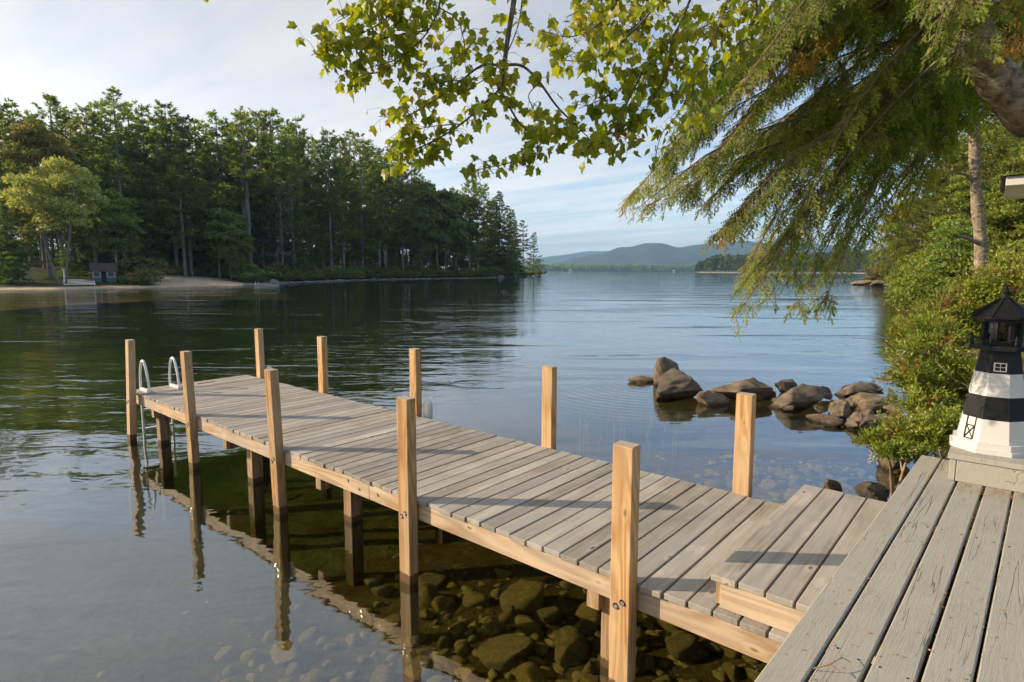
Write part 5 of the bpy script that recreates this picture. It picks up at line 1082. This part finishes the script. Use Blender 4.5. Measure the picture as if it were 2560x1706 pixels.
tw = [([(1190, -420, 4.2), (1186, -60, 4.05), (1181, 0, 4.0), (1165, 100, 4.0), (1158, 160, 4.0), (1150, 205, 4.0)], .028, .013, .12),
      ([(1150, 205, 4.0), (1120, 232, 3.95), (1060, 285, 3.9), (1000, 322, 3.9), (930, 352, 3.9), (885, 345, 3.85)], .009, .0025, 1.5),
      ([(1000, 322, 3.9), (965, 350, 3.85), (945, 375, 3.85)], .004, .002, 1.8),
      ([(1060, 285, 3.9), (1000, 290, 3.9), (950, 300, 3.9), (905, 320, 3.9)], .004, .002, 1.4),
      ([(1150, 205, 4.0), (1170, 245, 4.0), (1195, 285, 4.0), (1225, 315, 4.0), (1215, 350, 3.95), (1170, 375, 3.9), (1110, 388, 3.9), (1065, 405, 3.85)], .008, .002, 1.3),
      ([(1225, 315, 4.0), (1200, 365, 3.95), (1165, 390, 3.9)], .003, .002, 1.2),
      ([(1157, 150, 4.0), (1200, 152, 4.0), (1240, 190, 4.0), (1280, 245, 4.05), (1330, 295, 4.1)], .010, .005, .35),
      ([(1240, 190, 4.0), (1215, 220, 4.0), (1230, 260, 4.0), (1245, 300, 4.0)], .004, .002, 1.0),
      ([(1157, 152, 4.0), (1110, 150, 4.0), (1060, 185, 3.95), (1000, 230, 3.9), (930, 268, 3.9), (870, 268, 3.9)], .009, .002, 1.0),
      ([(1060, 185, 3.95), (1010, 190, 3.9), (960, 205, 3.9)], .004, .002, 1.4),
      ([(1200, 0, 4.1), (1190, 60, 4.1), (1160, 130, 4.0), (1110, 185, 4.0), (1050, 205, 3.95), (1000, 185, 3.9), (955, 165, 3.9)], .005, .002, 1.1),
      ([(1100, -200, 4.1), (1020, -30, 4.0), (1009, 18, 4.0), (985, 70, 3.95), (950, 110, 3.95), (905, 140, 3.9), (850, 155, 3.9)], .010, .002, 1.7),
      ([(985, 70, 3.95), (920, 80, 3.9), (860, 95, 3.9), (800, 115, 3.85), (735, 118, 3.85)], .006, .002, 2.0),
      ([(985, -60, 4.0), (930, -5, 3.95), (885, 45, 3.9), (835, 75, 3.9), (780, 95, 3.85), (715, 128, 3.85)], .006, .002, 2.0),
      ([(960, -70, 4.0), (880, -10, 3.9), (820, 25, 3.9), (775, 50, 3.85)], .006, .002, 2.0),
      ([(1009, 18, 4.0), (1050, 45, 4.0), (1065, 90, 4.0), (1070, 130, 4.0)], .005, .002, 1.4),
      ([(950, 110, 3.95), (890, 160, 3.9), (840, 170, 3.9), (800, 165, 3.9)], .005, .002, 1.8),
      ([(560, -140, 4.0), (470, -40, 3.9), (445, -8, 3.9)], .004, .002, .6),
      ([(1330, 295, 4.1), (1300, 300, 4.0), (1270, 310, 3.95)], .004, .002, 2.0), ([(1330, 295, 4.1), (1360, 330, 4.05), (1330, 350, 4.0)], .004, .002, 2.0),
      ([(1500, -160, 4.0), (1420, 0, 3.9), (1370, 60, 3.8), (1310, 85, 3.7), (1245, 72, 3.6)], .010, .002, 1.89),
      ([(1600, -150, 3.9), (1500, 20, 3.7), (1420, 100, 3.5), (1350, 140, 3.4), (1270, 135, 3.35)], .010, .002, 1.74),
      ([(1620, -100, 4.0), (1560, 60, 3.9), (1480, 160, 3.85), (1400, 220, 3.8), (1330, 250, 3.8)], .009, .002, 1.59),
      ([(1480, 160, 3.85), (1440, 240, 3.85), (1410, 310, 3.8), (1370, 340, 3.8)], .006, .002, 1.89),
      ([(1560, 60, 3.9), (1530, 170, 3.9), (1480, 260, 3.9), (1430, 330, 3.9)], .006, .002, 1.74),
      ([(1700, -120, 3.8), (1660, 40, 3.6), (1610, 150, 3.5), (1590, 240, 3.5), (1640, 270, 3.5)], .009, .002, 1.16),
      ([(1700, -120, 3.8), (1740, 20, 3.7), (1710, 80, 3.6), (1700, 150, 3.6)], .008, .002, 1.16),
      ([(1450, -120, 4.2), (1400, -20, 4.2), (1340, 20, 4.2), (1300, 40, 4.2)], .008, .002, 2.17), ([(1560, -120, 4.2), (1500, 0, 4.2), (1460, 60, 4.2), (1400, 90, 4.2)], .008, .002, 2.17)]
leafy(mt_, tw, ML, MT['mapleleaf'], .064, .031, .18, 300, 'leaf_mass', MT['maplebark'])
bl = [([(1900, -150, 4.4), (1760, 30, 4.3), (1680, 120, 4.2), (1600, 180, 4.1), (1530, 220, 4.0), (1480, 230, 4.0)], .010, .002, 1.56), ([(1680, 120, 4.2), (1650, 200, 4.2), (1620, 270, 4.15), (1560, 310, 4.1)], .005, .002, 1.43), ([(1850, -120, 4.5), (1700, 20, 4.4), (1620, 60, 4.3), (1560, 90, 4.2), (1500, 110, 4.2)], .008, .002, 1.56), ([(1600, 180, 4.1), (1560, 260, 4.1), (1520, 310, 4.1), (1500, 390, 4.1)], .005, .002, 1.30), ([(1620, 60, 4.3), (1580, 130, 4.3), (1520, 160, 4.3), (1450, 190, 4.3)], .005, .002, 1.56), ([(1540, 120, 4.3), (1480, 180, 4.2), (1430, 200, 4.2)], .004, .002, 1.56)]
leafy(bt, bl, OL, MT['birchleaf'], .062, .030, .11, 240, 'leaf_mass', MT['maplebark'])

# ------------------------------------------------------------------ air
hz = box_mesh('haze', 20000, 20000, 516, 0, (0, 0, 251))
m = bpy.data.materials.new('lake_haze'); m.use_nodes = True; g = G(m.node_tree)
pv = g.n('ShaderNodeVolumePrincipled', {'Color': (0.40, 0.65, 1.0, 1), 'Density': 0.00014, 'Anisotropy': 0.25})
o_ = g.n('ShaderNodeOutputMaterial'); g.t.links.new(pv.outputs[0], o_.inputs['Volume'])
tag(mobj('haze', hz, m), kind='stuff')
